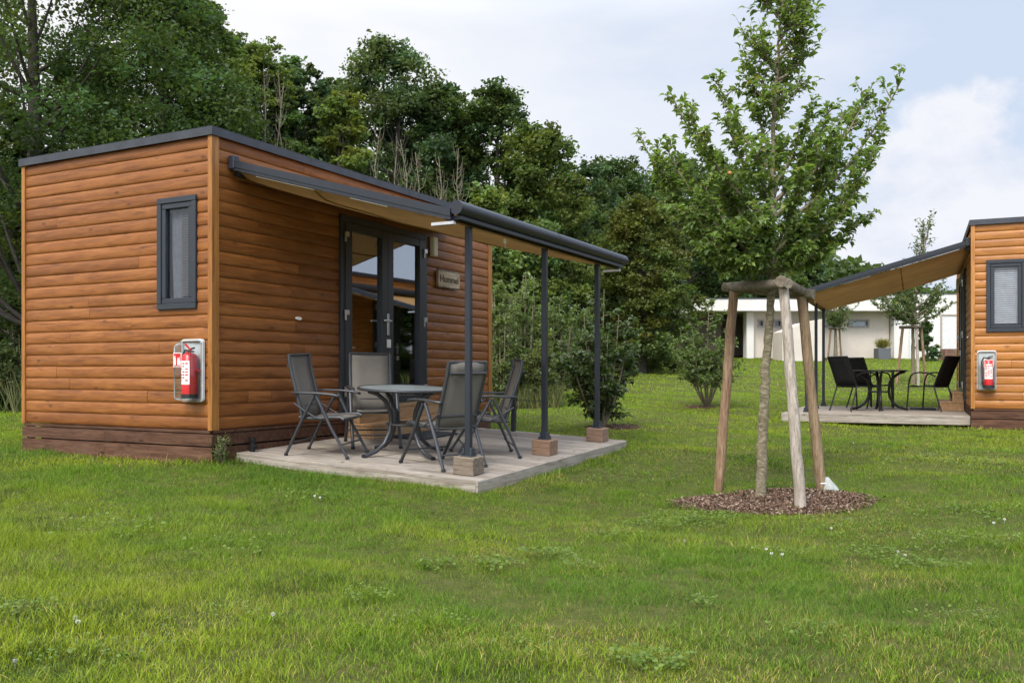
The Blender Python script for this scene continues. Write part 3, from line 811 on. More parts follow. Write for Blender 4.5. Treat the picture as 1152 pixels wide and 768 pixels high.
def make_blackchair():
    root = empty('stacking_chair')
    w = .22
    xs = [-w, -w * .5, 0, w * .5, w]; sag = [0, .01, .014, .01, 0]
    back = [(-.17, .40), (-.215, .52), (-.27, .66), (-.33, .80), (-.355, .86)]
    seat = [(-.19, .405), (-.08, .39), (.06, .395), (.18, .405), (.225, .39)]
    b = MB(); sheet(b, [[(x, y, z) for x in xs] for y, z in back], .006); bk = b.build('backrest', M['slingb'], root)
    f = MB()
    for sx in (-1, 1): f.tube([(sx * w, y, z) for y, z in back], .012, 8)
    f.tube([(-w, -.355, .86), (w, -.355, .86)], .012, 8); f.build('back_frame', M['black'], bk)
    s = MB(); sheet(s, [[(x, y, z - q) for x, q in zip(xs, sag)] for y, z in seat], .006); st = s.build('seat', M['slingb'], root)
    for sx in (-1, 1):
        x = sx * (w + .02)
        a = MB(); a.tube([(x, -.20, .55), (x, -.10, .60), (x, .05, .615), (x, .15, .60), (x, .20, .56), (x, .225, .48), (x, .235, .40)], .012, 8); a.build('armrest', M['black'], root)
        l = MB(); l.tube([(x, .235, .40), (x, .25, .2), (x + sx * .01, .265, .003)], .012, 8); l.build('leg', M['black'], root)
        l = MB(); l.tube([(sx * w, -.16, .42), (sx * (w + .01), -.23, .2), (sx * (w + .02), -.30, .003)], .012, 8); l.build('leg', M['black'], root)
    l = MB(); l.tube([(-w - .02, .235, .39), (w + .02, .235, .39)], .010, 8); l.tube([(-w, -.17, .385), (w, -.17, .385)], .010, 8); l.build('seat_frame', M['black'], root)
    return root
bc = make_blackchair()
def c2uv(px, Y):
    X = (px - CX) / F * Y; d = Vector((X, Y, 0)) - C2.P; return d.dot(C2.U), d.dot(C2.L)
t2.matrix_world = C2.ondeck(*c2uv(989, 15.75), .8, .6)
for i, (px, Y, fx, fy, lb) in enumerate([(962, 15.35, .93, .36, 'black mesh chair at far left of the far terrace, nearest the camera'),
                                 (979, 16.55, .93, .36, 'black mesh chair tucked behind the leftmost black chair'),
                                 (1047, 15.35, -.60, .80, 'black mesh chair on the far terrace nearest the cabin steps')]):
    o = bc if i == 0 else copy_tree(bc)
    u, v = c2uv(px, Y); fw = Vector((fx, fy, 0))
    o.matrix_world = C2.ondeck(u, v, fw.dot(C2.U), fw.dot(C2.L)) @ Matrix.Scale(1.08, 4)
    tag(o, lb, 'chair', 'black chairs on the far terrace')

# ------------------------------------------------------------------ extinguisher boxes and name board
def text(body, size, mat, parent, loc, rot, ext=.001, name='lettering', sx=1.0):
    cu = bpy.data.curves.new(name, 'FONT'); cu.body = body; cu.size = size; cu.extrude = ext; cu.align_x = 'CENTER'; cu.align_y = 'CENTER'
    cu.resolution_u = 3
    cu.materials.append(mat); o = bpy.data.objects.new(name, cu); COL.objects.link(o); o.parent = parent; o.location = loc; o.rotation_euler = rot
    bpy.context.view_layer.update()
    me = bpy.data.meshes.new_from_object(o.evaluated_get(bpy.context.evaluated_depsgraph_get()))
    bpy.data.objects.remove(o)
    o = bpy.data.objects.new(name, me); COL.objects.link(o); o.parent = parent; o.location = loc; o.rotation_euler = rot
    me.name = name
    if not me.materials: me.materials.append(mat)
    return o

def make_ext(cab, e0, e1, z0, z1, label, sticker):
    # local: x right (seen from outside), y = into the wall, z up, origin at box centre on the wall
    ec = (e0 + e1) / 2
    root = empty('extinguisher_box', cab.W(-ec, -.03, (z0 + z1) / 2), cab.rz)
    tag(root, label, 'fire extinguisher', 'fire extinguisher boxes on the cabin end walls')
    w, h, d = (e1 - e0) / 2, (z1 - z0) / 2, .135
    # back tray with rounded outline
    def outline(wx, hz, r, n=5):
        pts = []
        for (cx_, cz, a0) in ((wx - r, hz - r, 0), (-wx + r, hz - r, 90), (-wx + r, -hz + r, 180), (wx - r, -hz + r, 270)):
            for k in range(n + 1):
                a = R(a0 + 90 * k / n); pts.append((cx_ + r * math.cos(a), cz + r * math.sin(a)))
        return pts
    def loft(mb, rings, cap0=True, cap1=True):
        n = len(rings[0]); vs = [p for r in rings for p in r]
        mb.add(vs, [(i * n + k, i * n + (k + 1) % n, (i + 1) * n + (k + 1) % n, (i + 1) * n + k) for i in range(len(rings) - 1) for k in range(n)])
        if cap0: mb.add(rings[0], [tuple(range(n))])
        if cap1: mb.add(rings[-1], [tuple(range(n))])
    b = MB(); o0 = outline(w, h, .03)
    o1 = outline(w - .018, h - .018, .022)
    loft(b, [[(x, .0, z) for x, z in o0], [(x, -.03, z) for x, z in o0]], True, False)
    loft(b, [[(x, -.03, z) for x, z in o0], [(x, -.036, z) for x, z in o1], [(x, -.012, z) for x, z in o1]], False, True)
    b.build('case', M['case'], root)
    c = MB(); oc = outline(w - .004, h - .004, .035); oc2 = outline(w - .010, h - .016, .03)
    loft(c, [[(x, -.037, z) for x, z in oc], [(x, -.045, z) for x, z in oc], [(x, -d + .02, z * .99 - (.0 if z < 0 else .02)) for x, z in oc2], [(x * .95, -d, z * .97 - (.0 if z < 0 else .035)) for x, z in oc2]], False, True)
    c.build('clear_cover', M['cover'], root)
    e = MB(); cx_ = .03 if sticker else .02
    R_ = .072
    e.tube([(cx_, -.085, -h + .075), (cx_, -.085, .135), (cx_, -.085, .155), (cx_, -.085, .165)], [R_, R_, R_ * .7, R_ * .35], 24)
    ex = e.build('extinguisher', M['red'], root)
    e = MB(); e.tube([(cx_, -.085, -h + .035), (cx_, -.085, -h + .0745)], R_ + .003, 24); e.build('base_ring', M['rubber'], ex)
    e = MB(); e.tube([(cx_, -.085, .166), (cx_, -.085, .195)], .018, 12); e.tube([(cx_, -.085, .195), (cx_ + .06, -.085, .21)], .010, 8); e.tube([(cx_, -.085, .18), (cx_ + .055, -.085, .175)], .008, 8)
    e.tube([(cx_ - .01, -.085, .18), (cx_ - .06, -.085, .19), (cx_ - .088, -.085, .13), (cx_ - .085, -.085, -.02), (cx_ - .075, -.085, -h + .08)], .012, 8)
    e.build('valve_and_hose', M['black'], ex)
    # curved label on the cylinder
    lb_ = MB(); n = 10; vs = []
    for k in range(n + 1):
        a = R(-90 - 48 + 96 * k / n)
        for z in (-.13, .09): vs.append((cx_ + (R_ + .0012) * math.cos(a), -.085 + (R_ + .0012) * math.sin(a), z))
    lb_.add(vs, [(2 * k, 2 * k + 1, 2 * k + 3, 2 * k + 2) for k in range(n)], True); lb_.build('paper_label', M['paper'], ex)
    pr = MB()
    for r_ in range(7):
        z = .07 - r_ * .026
        for k in range(3):
            if (r_ + k) % 4 == 3: continue
            a0, a1 = R(-90 - 36 + 26 * k), R(-90 - 36 + 26 * k + 19)
            P = [(cx_ + (R_ + .0022) * math.cos(a), -.085 + (R_ + .0022) * math.sin(a), zz) for a in (a0, (a0 + a1) / 2, a1) for zz in (z, z - .012)]
            pr.add(P, [(0, 1, 3, 2), (2, 3, 5, 4)])
    pr.build('label_print', M['red'], ex)
    # red/white pictogram sign
    sx, sz, sw, sh = (-w + .068, .10, .052, .066) if sticker else (cx_ + .0, .10, .062, .055)
    yy = -d - .004 if sticker else -d - .004
    s = MB(); s.box(sx - sw, sx + sw, yy - .002, yy, sz - sh, sz + sh); sg = s.build('fire_sign', M['paper'], root)
    s = MB(); s.box(sx - sw + .007, sx + sw - .007, yy - .0035, yy - .0021, sz - sh + .007, sz + sh - .007); s.build('sign_field', M['red'], sg)
    s = MB(); y2, y3 = yy - .005, yy - .0036
    s.box(sx - .040, sx - .016, y2, y3, sz - .05, sz + .02); s.box(sx - .034, sx - .022, y2, y3, sz + .024, sz + .038); s.box(sx - .044, sx - .036, y2, y3, sz + .0, sz + .03)
    s.add([(sx + .005, y2, sz - .05), (sx + .042, y2, sz - .05), (sx + .046, y2, sz - .02), (sx + .034, y2, sz + .0), (sx + .036, y2, sz + .03), (sx + .022, y2, sz + .005), (sx + .014, y2, sz + .028), (sx + .003, y2, sz - .015)], [tuple(range(8))])
    s.build('pictogram', M['paper'], sg)
    if sticker:
        s = MB(); s.box(w - .06, w - .005, -.075, -.055, -.01, .012, bev=.003); s.build('red_seal', M['red'], root)
        a = MB()
        a.add([(.02, -d - .003, .24), (.04, -d - .003, .255), (.10, -d - .003, .20), (.10, -d - .003, .178)], [(0, 1, 2, 3)])
        a.add([(.04, -d - .003, .175), (.10, -d - .003, .155), (.10, -d - .003, .14), (.035, -d - .003, .16)], [(0, 1, 2, 3)]); a.build('red_stripe', M['red'], root)
    return root
make_ext(C1, .06, .335, .575, 1.165, 'fire extinguisher box with red sign on the near cabin end wall', True)
make_ext(C2, .045, .30, .59, 1.18, 'fire extinguisher box on the right edge cabin', False)

def name_board():
    cab = C1; vc, zc = 4.13, 2.10
    root = empty('name_board', cab.W(.032, vc, zc), cab.rz); tag(root, 'pale wooden name board with carved letters beside the double door', 'sign')
    b = MB(); b.cur = .9; rd = random.Random(2); n = 18
    top = [(-.27 + .54 * k / n, .105 + rd.uniform(-.012, .010)) for k in range(n + 1)]; bot = [(-.27 + .54 * k / n, -.105 + rd.uniform(-.012, .012)) for k in range(n + 1)]
    fr = [(.035, y, z) for y, z in top]; fb = [(.035, y, z) for y, z in bot]; br = [(.0, y, z) for y, z in top]; bb = [(.0, y, z) for y, z in bot]
    N = n + 1
    vs = fr + fb + br + bb
    fs = [(k, k + 1, N + k + 1, N + k) for k in range(n)] + [(2 * N + k, 2 * N + k + 1, k + 1, k) for k in range(n)] + [(3 * N + k, 3 * N + k + 1, N + k + 1, N + k) for k in range(n)] + [(0, N, 3 * N, 2 * N), (n, N + n, 3 * N + n, 2 * N + n)]
    b.add(vs, fs)
    b.build('board', wood('pale_board', (.30, .22, .14), (.50, .40, .28), (.62, .53, .40), 1, .7), root)
    bark = MB(); bark.cur = .2
    bark.tube([(.026, -.27 + .54 * k / n, .104 + .006 * math.sin(k * 2)) for k in range(n + 1)], .013, 6); bark.tube([(.024, -.27 + .54 * k / n, -.108 + .006 * math.sin(k * 1.7)) for k in range(n + 1)], .013, 6)
    bark.build('bark_edge', simple('grey_bark_edge', (.20, .17, .14), .9, 0, .4, 40, .6), root)
    text('Hummel', .138, simple('burnt_letters', (.05, .03, .02), .8), root, (.037, 0, -.005), (R(90), 0, R(90)), .002)
name_board()

# ------------------------------------------------------------------ trees
def leaf_arrays(P, N, size, aspect, col, droop=.0, fold=.25, kind='leaf', rs=rng):
    """P leaf base points (n,3), N direction (n,3) of leaf axis. returns verts, tri faces, cols"""
    n = len(P)
    d = N / np.linalg.norm(N, axis=1, keepdims=True)
    up = rs.normal(size=(n, 3)) * .45 + np.array([0, 0, 1.0])
    s = np.cross(d, up); s /= np.linalg.norm(s, axis=1, keepdims=True) + 1e-9
    nn = np.cross(s, d)
    L = (size * rs.uniform(.5, 1.25, n))[:, None]; W = L * aspect
    m1 = P + d * L * .30 + nn * L * .05; m2 = P + d * L * .66 + nn * L * .03
    tip = P + d * L - nn * L * (.10 + droop)
    l1 = m1 + s * W * .46 + nn * W * fold; r1 = m1 - s * W * .46 + nn * W * fold
    l2 = m2 + s * W * .42 + nn * W * fold * .7; r2 = m2 - s * W * .42 + nn * W * fold * .7
    v = np.stack([P, l1, l2, tip, r2, r1, m1, m2], 1).reshape(-1, 3)
    b = np.arange(n)[:, None] * 8
    T = [(0, 6, 1), (6, 7, 2), (6, 2, 1), (7, 3, 2), (0, 5, 6), (5, 4, 7), (5, 7, 6), (4, 3, 7)]
    f = np.concatenate([b + np.array([t]) for t in T], 0)
    c = np.repeat(col, 8, axis=0)
    return v, f, c

def quad_leaves(P, size, col, rs, flat=.5, aspect=.6):
    n = len(P)
    nrm = rs.normal(size=(n, 3)); nrm[:, 2] = np.abs(nrm[:, 2]) * (1 + flat) + .2; nrm /= np.linalg.norm(nrm, axis=1, keepdims=True)
    a = np.cross(nrm, rs.normal(size=(n, 3))); a /= np.linalg.norm(a, axis=1, keepdims=True) + 1e-9; b = np.cross(nrm, a)
    s = (size * rs.uniform(.5, 1.3, n))[:, None]
    v = np.stack([P - a * s, P + b * s * aspect - nrm * s * .1, P + a * s, P - b * s * aspect + nrm * s * .15], 1).reshape(-1, 3)
    f = np.arange(n)[:, None] * 4 + np.array([[0, 1, 2, 3]])
    return v, f, np.repeat(col, 4, axis=0)

def bez(p0, p1, p2, n):
    return [p0 * (1 - t) ** 2 + p1 * 2 * t * (1 - t) + p2 * t * t for t in [k / (n - 1) for k in range(n)]]

def forest_tree(name, label, px, topy, hw, Y, base_col, group, seed, leaves=12000, lsize=.10, crown_low=.25, clumps=70, spread=1.0, shape='round', var=.34, gap=1.0, lean=0, basez=None, trunk_r=.16, cat='tree', depthf=.8):
    rs = np.random.default_rng(seed); rd = random.Random(seed)
    X = (px - CX) / F * Y
    zb = float(ground(X, Y)) if basez is None else basez
    top = CAM_Z + (HOR - topy) / F * Y
    H = top - zb; rad = hw / F * Y
    root = empty(name, (X, Y, zb)); tag(root, label, cat, group)
    zc0 = H * crown_low
    C = []
    for k in range(clumps):
        t = (k + rd.random()) / clumps
        z = zc0 + (H - zc0) * (t ** .85) * .985
        q = (z - zc0) / (H - zc0)
        if shape == 'round': r = math.sin(math.pi * min(1, .12 + .88 * q) ** .9) ** .6 if q < 1 else 0
        elif shape == 'cone': r = (1 - q) ** .75 * .95 + .05
        else: r = (1 - q * .65) * (.75 + .25 * math.sin(q * 9 + seed))
        r = max(r, .16)
        a = rd.uniform(0, 2 * math.pi); rr = rad * r * math.sqrt(rd.uniform(.12, 1)) * spread
        C.append((math.cos(a) * rr + lean * q, math.sin(a) * rr * depthf, z, rad * rd.uniform(.14, .30)))
    C = np.array(C)
    m = len(C)
    # every clump carries smaller sprays, and the leaves thin out softly round them
    sub = 9
    so_ = rs.normal(size=(m, sub, 3)); so_ /= np.linalg.norm(so_, axis=2, keepdims=True)
    SC = C[:, None, :3] + so_ * (C[:, 3][:, None, None] * rs.uniform(.35, 1.15, (m, sub, 1))) * np.array([1.15, 1.0, .8])
    SR = (C[:, 3][:, None] * rs.uniform(.22, .45, (m, sub))).ravel(); SC = SC.reshape(-1, 3); par = np.repeat(np.arange(m), sub)
    w = SR ** 1.8; w /= w.sum()
    leaves = int(leaves * 2.1); si = rs.choice(m * sub, leaves, p=w); ci = par[si]
    g = rs.normal(size=(leaves, 3)) * .62
    P = SC[si] + g * SR[si][:, None] * np.array([1.25, 1.0, .70])
    P[:, 2] = np.maximum(P[:, 2], .05)
    keep = fbm(P[:, 0] * 1.0 + 31, P[:, 2] + P[:, 1] * .7, 1.6, seed) > .27 * gap
    P = P[keep]; ci = ci[keep]
    lsize = lsize * .66
    tone = rs.uniform(-1, 1, m)
    bc = np.array(base_col)
    c = bc[None, :] * (1 + var * tone[ci][:, None] + rs.normal(size=(len(P), 1)) * .14)
    warm = rs.uniform(-1, 1, m)[ci][:, None] * .18
    c = c * np.concatenate([1 + warm, np.ones_like(warm), 1 - warm], 1)
    c = np.clip(c, .004, .5)
    v, f, cc = quad_leaves(P, lsize, c, rs)
    raw_mesh('crown', v, f, M['farleaf'], root, cc)
    mb = MB(); lx = rd.uniform(-.05, .05) * H
    tp = [Vector((0, 0, -.2)), Vector((lx * .2, 0, H * .3)), Vector((lx * .6 + lean * .4, 0, H * .6)), Vector((lx + lean * .9, 0, H * .9))]
    mb.tube(tp, [trunk_r * 1.25, trunk_r, trunk_r * .6, trunk_r * .15], 8)
    mb.build('trunk', M['barkm'], root)
    br = MB()
    for (x, y, z, r) in C[::max(1, m // 28)]:
        z0 = max(H * .12, z - rd.uniform(.12, .3) * H); q = z0 / H
        p0 = Vector((lx * q + lean * q * .8, 0, z0)); p2 = Vector((x, y, z)); p1 = (p0 + p2) / 2 + Vector((0, 0, -.04 * H)) 
        pts = bez(p0, p1, p2, 5); r0 = trunk_r * .42 * (1 - q * .6)
        br.tube(pts, [r0, r0 * .75, r0 * .5, r0 * .3, r0 * .12], 5, cap=False)
    br.build('limb', M['barkm'], root)
    return root

DK = (.066, .100, .032); MG = (.100, .142, .040); LG = (.135, .182, .052); OL = (.105, .128, .034); YG = (.130, .160, .040); BG = (.078, .116, .050)
gF = 'trees of the wood behind the cabins'
FT = [  # px, topy, hw, Y, colour, leaves, lsize, crown_low, shape, gap, label
    (45, -190, 190, 20, DK, 34000, .085, .16, 'round', 1.06, 'tall dark spreading tree filling the upper left corner'),
    (170, -55, 110, 21, DK, 24000, .085, .12, 'round', .9, 'dense dark tree right of the upper left corner tree'),
    (-60, -60, 120, 26, BG, 14000, .11, .05, 'round', .8, 'dark tree at the left edge of the photo'),
    (18, 120, 60, 24, DK, 9000, .10, .0, 'wide', .75, 'dark low tree showing between the left edge and the cabin'),
    (232, 8, 62, 24, MG, 17000, .10, .15, 'round', .95, 'green tree above the near corner of the left cabin'),
    (294, 46, 50, 26, MG, 13000, .10, .10, 'round', .95, 'slender topped tree just right of the tree over the cabin corner'),
    (268, 40, 44, 27, DK, 12000, .10, .10, 'round', .9, 'dark tree between the cabin corner tree and the slender tree'),
    (322, 64, 40, 28, MG, 10000, .10, .10, 'round', .9, 'green tree directly behind the tallest pale bare stems'),
    (378, 88, 40, 30, DK, 10000, .12, .08, 'round', .95, 'dark tree behind the yellowish green tree'),
    (520, 120, 40, 31, MG, 9000, .12, .08, 'round', .95, 'green tree in the dip between the two dark oaks'),
    (340, 72, 48, 27, BG, 11000, .11, .08, 'round', 1.0, 'bluish green tree behind the pale bare stems'),
    (383, 104, 40, 24, YG, 9000, .10, .1, 'round', .95, 'yellowish green tree behind the cabin roof, left of the oak'),
    (437, 46, 82, 29, BG, 22000, .11, .04, 'round', 1.0, 'tall oak with airy crown above the middle of the cabin roof'),
    (495, 92, 52, 30, DK, 13000, .12, .03, 'round', .95, 'small dark tree at the right flank of the tall oak'),
    (557, 98, 62, 30, DK, 18000, .11, .04, 'round', .95, 'dark oak rising over the right end of the cabin roof'),
    (606, 145, 64, 29, MG, 18000, .11, .04, 'round', .95, 'mid green tree above the awning beam'),
    (655, 184, 56, 33, BG, 12000, .12, .06, 'round', 1.12, 'open airy tree above the right end of the awning beam'),
    (548, 215, 48, 26, LG, 13000, .10, .05, 'wide', .8, 'pale green leafy tree directly behind the cabin far end'),
    (600, 250, 52, 27, MG, 13000, .10, .02, 'wide', .8, 'green tree between the awning posts, behind the willows'),
    (722, 228, 56, 30, OL, 17000, .10, .0, 'round', .75, 'rounded olive green tree right of the awning beam'),
    (700, 182, 52, 38, DK, 11000, .13, .05, 'round', .95, 'dark tree behind the rounded olive green tree'),
    (765, 180, 60, 52, DK, 15000, .17, .02, 'round', .85, 'dark tree left of the staked young tree crown'),
    (825, 190, 60, 54, DK, 14000, .18, .02, 'round', .85, 'dark tree directly behind the staked young tree'),
    (880, 270, 42, 56, MG, 9000, .19, .02, 'round', .9, 'green tree above the white building, left of the far awning'),
    (915, 294, 24, 56, BG, 5000, .18, .02, 'round', .9, 'small tree top peeking over the far awning'),
    (658, 285, 42, 34, DK, 9000, .12, .0, 'wide', .7, 'dark low tree in the gap below the airy tree'),
    (742, 296, 42, 38, BG, 11000, .13, .0, 'wide', .7, 'dark low tree behind the left end of the white building'),
    (110, 60, 90, 27, DK, 13000, .11, .0, 'wide', .75, 'dark tree mass behind the left cabin roof'),
    (465, 140, 60, 33, DK, 10000, .13, .0, 'wide', .75, 'shadowy tree low behind the middle of the cabin roof'),
    (330, 130, 60, 32, DK, 10000, .13, .0, 'wide', .75, 'shadowy tree low behind the pale bare stems'),
    (230, 110, 60, 30, DK, 10000, .13, .0, 'wide', .75, 'shadowy tree low behind the near cabin corner'),
]
for i, (px, ty, hw, Y, c, nl, ls, cl, shp, gap, lb) in enumerate(FT):
    forest_tree('forest_tree', lb, px, ty, hw, Y, c, gF, 100 + i, nl, ls, cl, 130 if nl > 12000 else 90, 1.08, shp, gap=gap, trunk_r=min(.2, .10 + hw * .0010))

# distant wood closing the horizon (reads as one mass)
def far_wood():
    rs = np.random.default_rng(5); n = 60000
    x = rs.uniform(-75, 62, n); y = 62 + rs.uniform(0, 10, n) + np.abs(x) * .05
    h = 10.0 + 3.5 * fbm(x + 200, y * 0, .16, 3) + np.where(x < -8, 3.5, 0) - np.clip((x - 8) / 22, 0, 1) * 7.5
    z = ground(x, np.clip(y, 0, 80)) + rs.uniform(0, 1, n) ** .8 * h
    y = y - 2.5 * np.sqrt(np.clip(1 - ((z - 2) / 12) ** 2, 0, 1))
    t = fbm(x, z, .5, 9)[:, None]
    c = np.array(DK)[None] * (0.7 + 1.0 * t)
    v, f, cc = quad_leaves(np.stack([x, y, z], 1), .42, c, rs)
    tag(raw_mesh('distant_wood', v, f, M['farleaf'], None, cc), kind='stuff')
far_wood()

# bare pale saplings
def bare_sapling(px, basey_Y, topy, seed, lb):
    rd = random.Random(seed); Y = basey_Y; X = (px - CX) / F * Y; zb = float(ground(X, Y)); H = CAM_Z + (HOR - topy) / F * Y - zb
    root = empty('bare_sapling', (X, Y, zb)); tag(root, lb, 'tree', 'pale bare saplings at the wood edge')
    pts = [Vector((rd.uniform(-.12, .12) * (k > 0), rd.uniform(-.1, .1) * (k > 0), H * k / 7)) for k in range(8)]
    mb = MB(); mb.tube(pts, [.030 * (1 - k / 8.5) + .004 for k in range(8)], 6); mb.build('trunk', M['dead'], root)
    br = MB()
    for k in range(46):
        q = rd.uniform(.35, .98); i = int(q * 7); p0 = pts[i].lerp(pts[min(i + 1, 7)], q * 7 - i)
        a = rd.uniform(0, 6.28); l = rd.uniform(.35, 1.1) * (1.25 - q); d = Vector((math.cos(a) * .6, math.sin(a) * .6, 1.0)).normalized()
        p2 = p0 + d * l + Vector((0, 0, l * .35)); br.tube(bez(p0, p0 + Vector((math.cos(a), math.sin(a), .2)) * l * .45, p2, 4), [.009, .007, .005, .003], 4, cap=False)
    br.build('twig', M['dead'], root)
for i, (px, ty, Y) in enumerate([(301, 76, 22.5), (312, 80, 23), (318, 96, 22), (424, 146, 21.5), (447, 165, 22), (456, 158, 21), (469, 172, 22.5), (498, 176, 22), (513, 168, 21)]):
    bare_sapling(px, Y, ty, 60 + i, ['tallest pale bare stem above the cabin, leftmost', 'second pale bare stem from the left above the roof', 'third pale bare stem, right of the tallest pair',
        'pale bare sapling over the roof below the yellowish tree', 'thin bare sapling left of the forked trio', 'bare sapling in the middle of the forked trio', 'bare sapling right of the forked trio', 'short bare sapling near the awning corner', 'rightmost bare sapling, above the awning corner'][i])

# shrubs -------------------------------------------------------------
def shrub(name, label, px, py, topy, hw, col, seed, stems=7, leaves=2600, lsize=.055, low=.18, group=None, col2=None, Yo=None, flat=.8, cat='shrub', upright=0.0, density=1.0):
    rs = np.random.default_rng(seed); rd = random.Random(seed)
    p = gp(px, py) if Yo is None else Vector(((px - CX) / F * Yo, Yo, float(ground((px - CX) / F * Yo, Yo))))
    H = CAM_Z + (HOR - topy) / F * p.y - p.z; rad = hw / F * p.y
    root = empty(name, p); tag(root, label, cat, group)
    mb = MB(); LP = []; LD = []
    for s in range(stems):
        a = 2 * math.pi * (s + rd.random() * .6) / stems; rr = rad * rd.uniform(.35, 1.0) * (1 - .4 * upright); hz = H * rd.uniform(.65, 1.0) * (1.0 - .35 * (rr / rad) * (1 - upright))
        p2 = Vector((math.cos(a) * rr, math.sin(a) * rr, hz)); p0 = Vector((math.cos(a) * .02, math.sin(a) * .02, 0)); p1 = Vector((math.cos(a) * rr * .75, math.sin(a) * rr * .75, hz * .38))
        if s == 0: p2 = Vector((rad * .05, 0, H * .97)); p1 = Vector((0, 0, H * .5))
        main = bez(p0, p1, p2, 9); r0 = .022 * H / 2
        mb.tube(main, [r0 * (1 - .1 * k) for k in range(9)], 6, cap=False)
        for b_ in range(14):
            q = rd.uniform(low + .05, 1.0); i = min(7, int(q * 8)); o_ = main[i].lerp(main[i + 1], q * 8 - i)
            a2 = rd.uniform(0, 6.28); l = rad * rd.uniform(.25, .6) * (1.15 - q * .5)
            d = Vector((math.cos(a2), math.sin(a2), rd.uniform(-.15, .8) + upright)); e = o_ + d.normalized() * l
            tw = bez(o_, o_ + d.normalized() * l * .5 + Vector((0, 0, -.03 * l)), e, 5); mb.tube(tw, [.007, .006, .005, .004, .002], 4, cap=False)
            for t in range(int(leaves / stems / 14)):
                q2 = rd.random() ** .6; ii = min(3, int(q2 * 4)); o2 = tw[ii].lerp(tw[ii + 1], q2 * 4 - ii)
                LP.append(o2 + Vector((rd.gauss(0, .03), rd.gauss(0, .03), rd.gauss(0, .03)))); LD.append(Vector((rd.gauss(0, 1), rd.gauss(0, 1), rd.gauss(.1, .6))) + d * .6)
    mb.build('stem', M['applebark'], root)
    LP = np.array(LP); LD = np.array(LD); c = np.array(col)[None] * (1 + rs.normal(size=(len(LP), 1)) * .22)
    if col2 is not None:
        k = rs.random(len(LP)) < .25; c[k] = np.array(col2)
    v, f, cc = leaf_arrays(LP, LD, lsize, .6, np.clip(c, .005, .6), .1, rs=rs)
    raw_mesh('foliage', v, f, M['leaf'], root, cc)
    return root
shrub('fruit_bush', 'dark leafy bush behind the third awning post', 677, 482, 320, 54, (.060, .095, .028), 21, 12, 6500, .080, .12, group='young fruit bushes on the lawn', col2=(.10, .12, .08))
shrub('fruit_bush', 'young bush with bare lower stems left of the stakes', 795, 458, 340, 52, (.085, .125, .036), 22, 9, 3400, .090, .30, group='young fruit bushes on the lawn', col2=(.12, .16, .06))
WL = ['pale willow bush against the far end of the near cabin', 'tallest pale willow bush left of the middle awning post', 'pale willow bush behind the middle awning post', 'low green bush left of the dark fruit bush', 'small green bush at the wood edge between posts two and three']
for i, (px, ty, hw, Y, c) in enumerate([(565, 318, 32, 18, (.14, .18, .065)), (590, 304, 34, 19, (.15, .20, .075)), (628, 330, 34, 20, (.125, .165, .06)), (657, 352, 30, 21, (.11, .15, .05)), (612, 378, 34, 18, (.14, .165, .06))]):
    shrub('willow_bush', WL[i], px, 0, ty, hw, c, 30 + i, 12, 5200, .075, .02, 'willow bushes at the wood edge', (.15, .19, .09), Y, upright=.8)
SL = ['leafy bush at the left edge beside the cabin', 'dark bush behind the left corner of the cabin']
for i, (px, ty, hw, Y, c) in enumerate([(6, 385, 26, 17, (.07, .095, .035)), (30, 345, 30, 20, (.04, .06, .02))]):
    shrub('wild_bush', SL[i], px, 0, ty, hw, c, 40 + i, 12, 4200, .075, .0, 'bushes beside the left cabin', None, Y, upright=.5)

# staked trees --------------------------------------------------------
def stake_pole(mb, p0, p1, r, rd):
    n = 14; a = Vector((1, 0, 0))
    pts = []; rr = []
    for k in range(n + 1):
        t = k / n; pts.append(Vector(p0).lerp(Vector(p1), t) + Vector((rd.gauss(0, .0018), rd.gauss(0, .0018), 0))); rr.append(r * (1 + rd.uniform(-.05, .05)) * (1.04 - .1 * t))
    mb.tube(pts, rr, 14)

def tree_support(base, feet, tops, topz, r, label, group, mats, ext=.06, caps=True):
    root = empty('tree_stakes', base); tag(root, label, 'tree support', group); rd = random.Random(3)
    for (f, t, m_) in zip(feet, tops, mats):
        mb = MB(); mb.cur = rd.random(); stake_pole(mb, f - base - Vector((0, 0, .1)), t - base, r, rd); mb.build('stake', m_, root)
    # crossbars over the tops
    T = [t - base for t in tops]; k = len(T)
    for (i, j, dz) in ((0, 1, 0), (1, 2, 0.004), (2, 0, -.006)):
        d = (T[j] - T[i]).normalized()
        mb = MB(); mb.cur = rd.random(); up = Vector((0, 0, -r * .55 + dz))
        n_ = d.cross(Vector((0, 0, 1))) * (r * 1.0)
        c = sum(T, Vector()) / 3
        if (c - (T[i] + T[j]) / 2).dot(n_) > 0: n_ = -n_
        stake_pole(mb, T[i] - d * ext + up + n_ * .3, T[j] + d * ext * (.3 if j == 2 else 1) + up + n_ * .3, r * 1.02, rd); mb.build('crossbar', M['stakeH'], root)
    return root

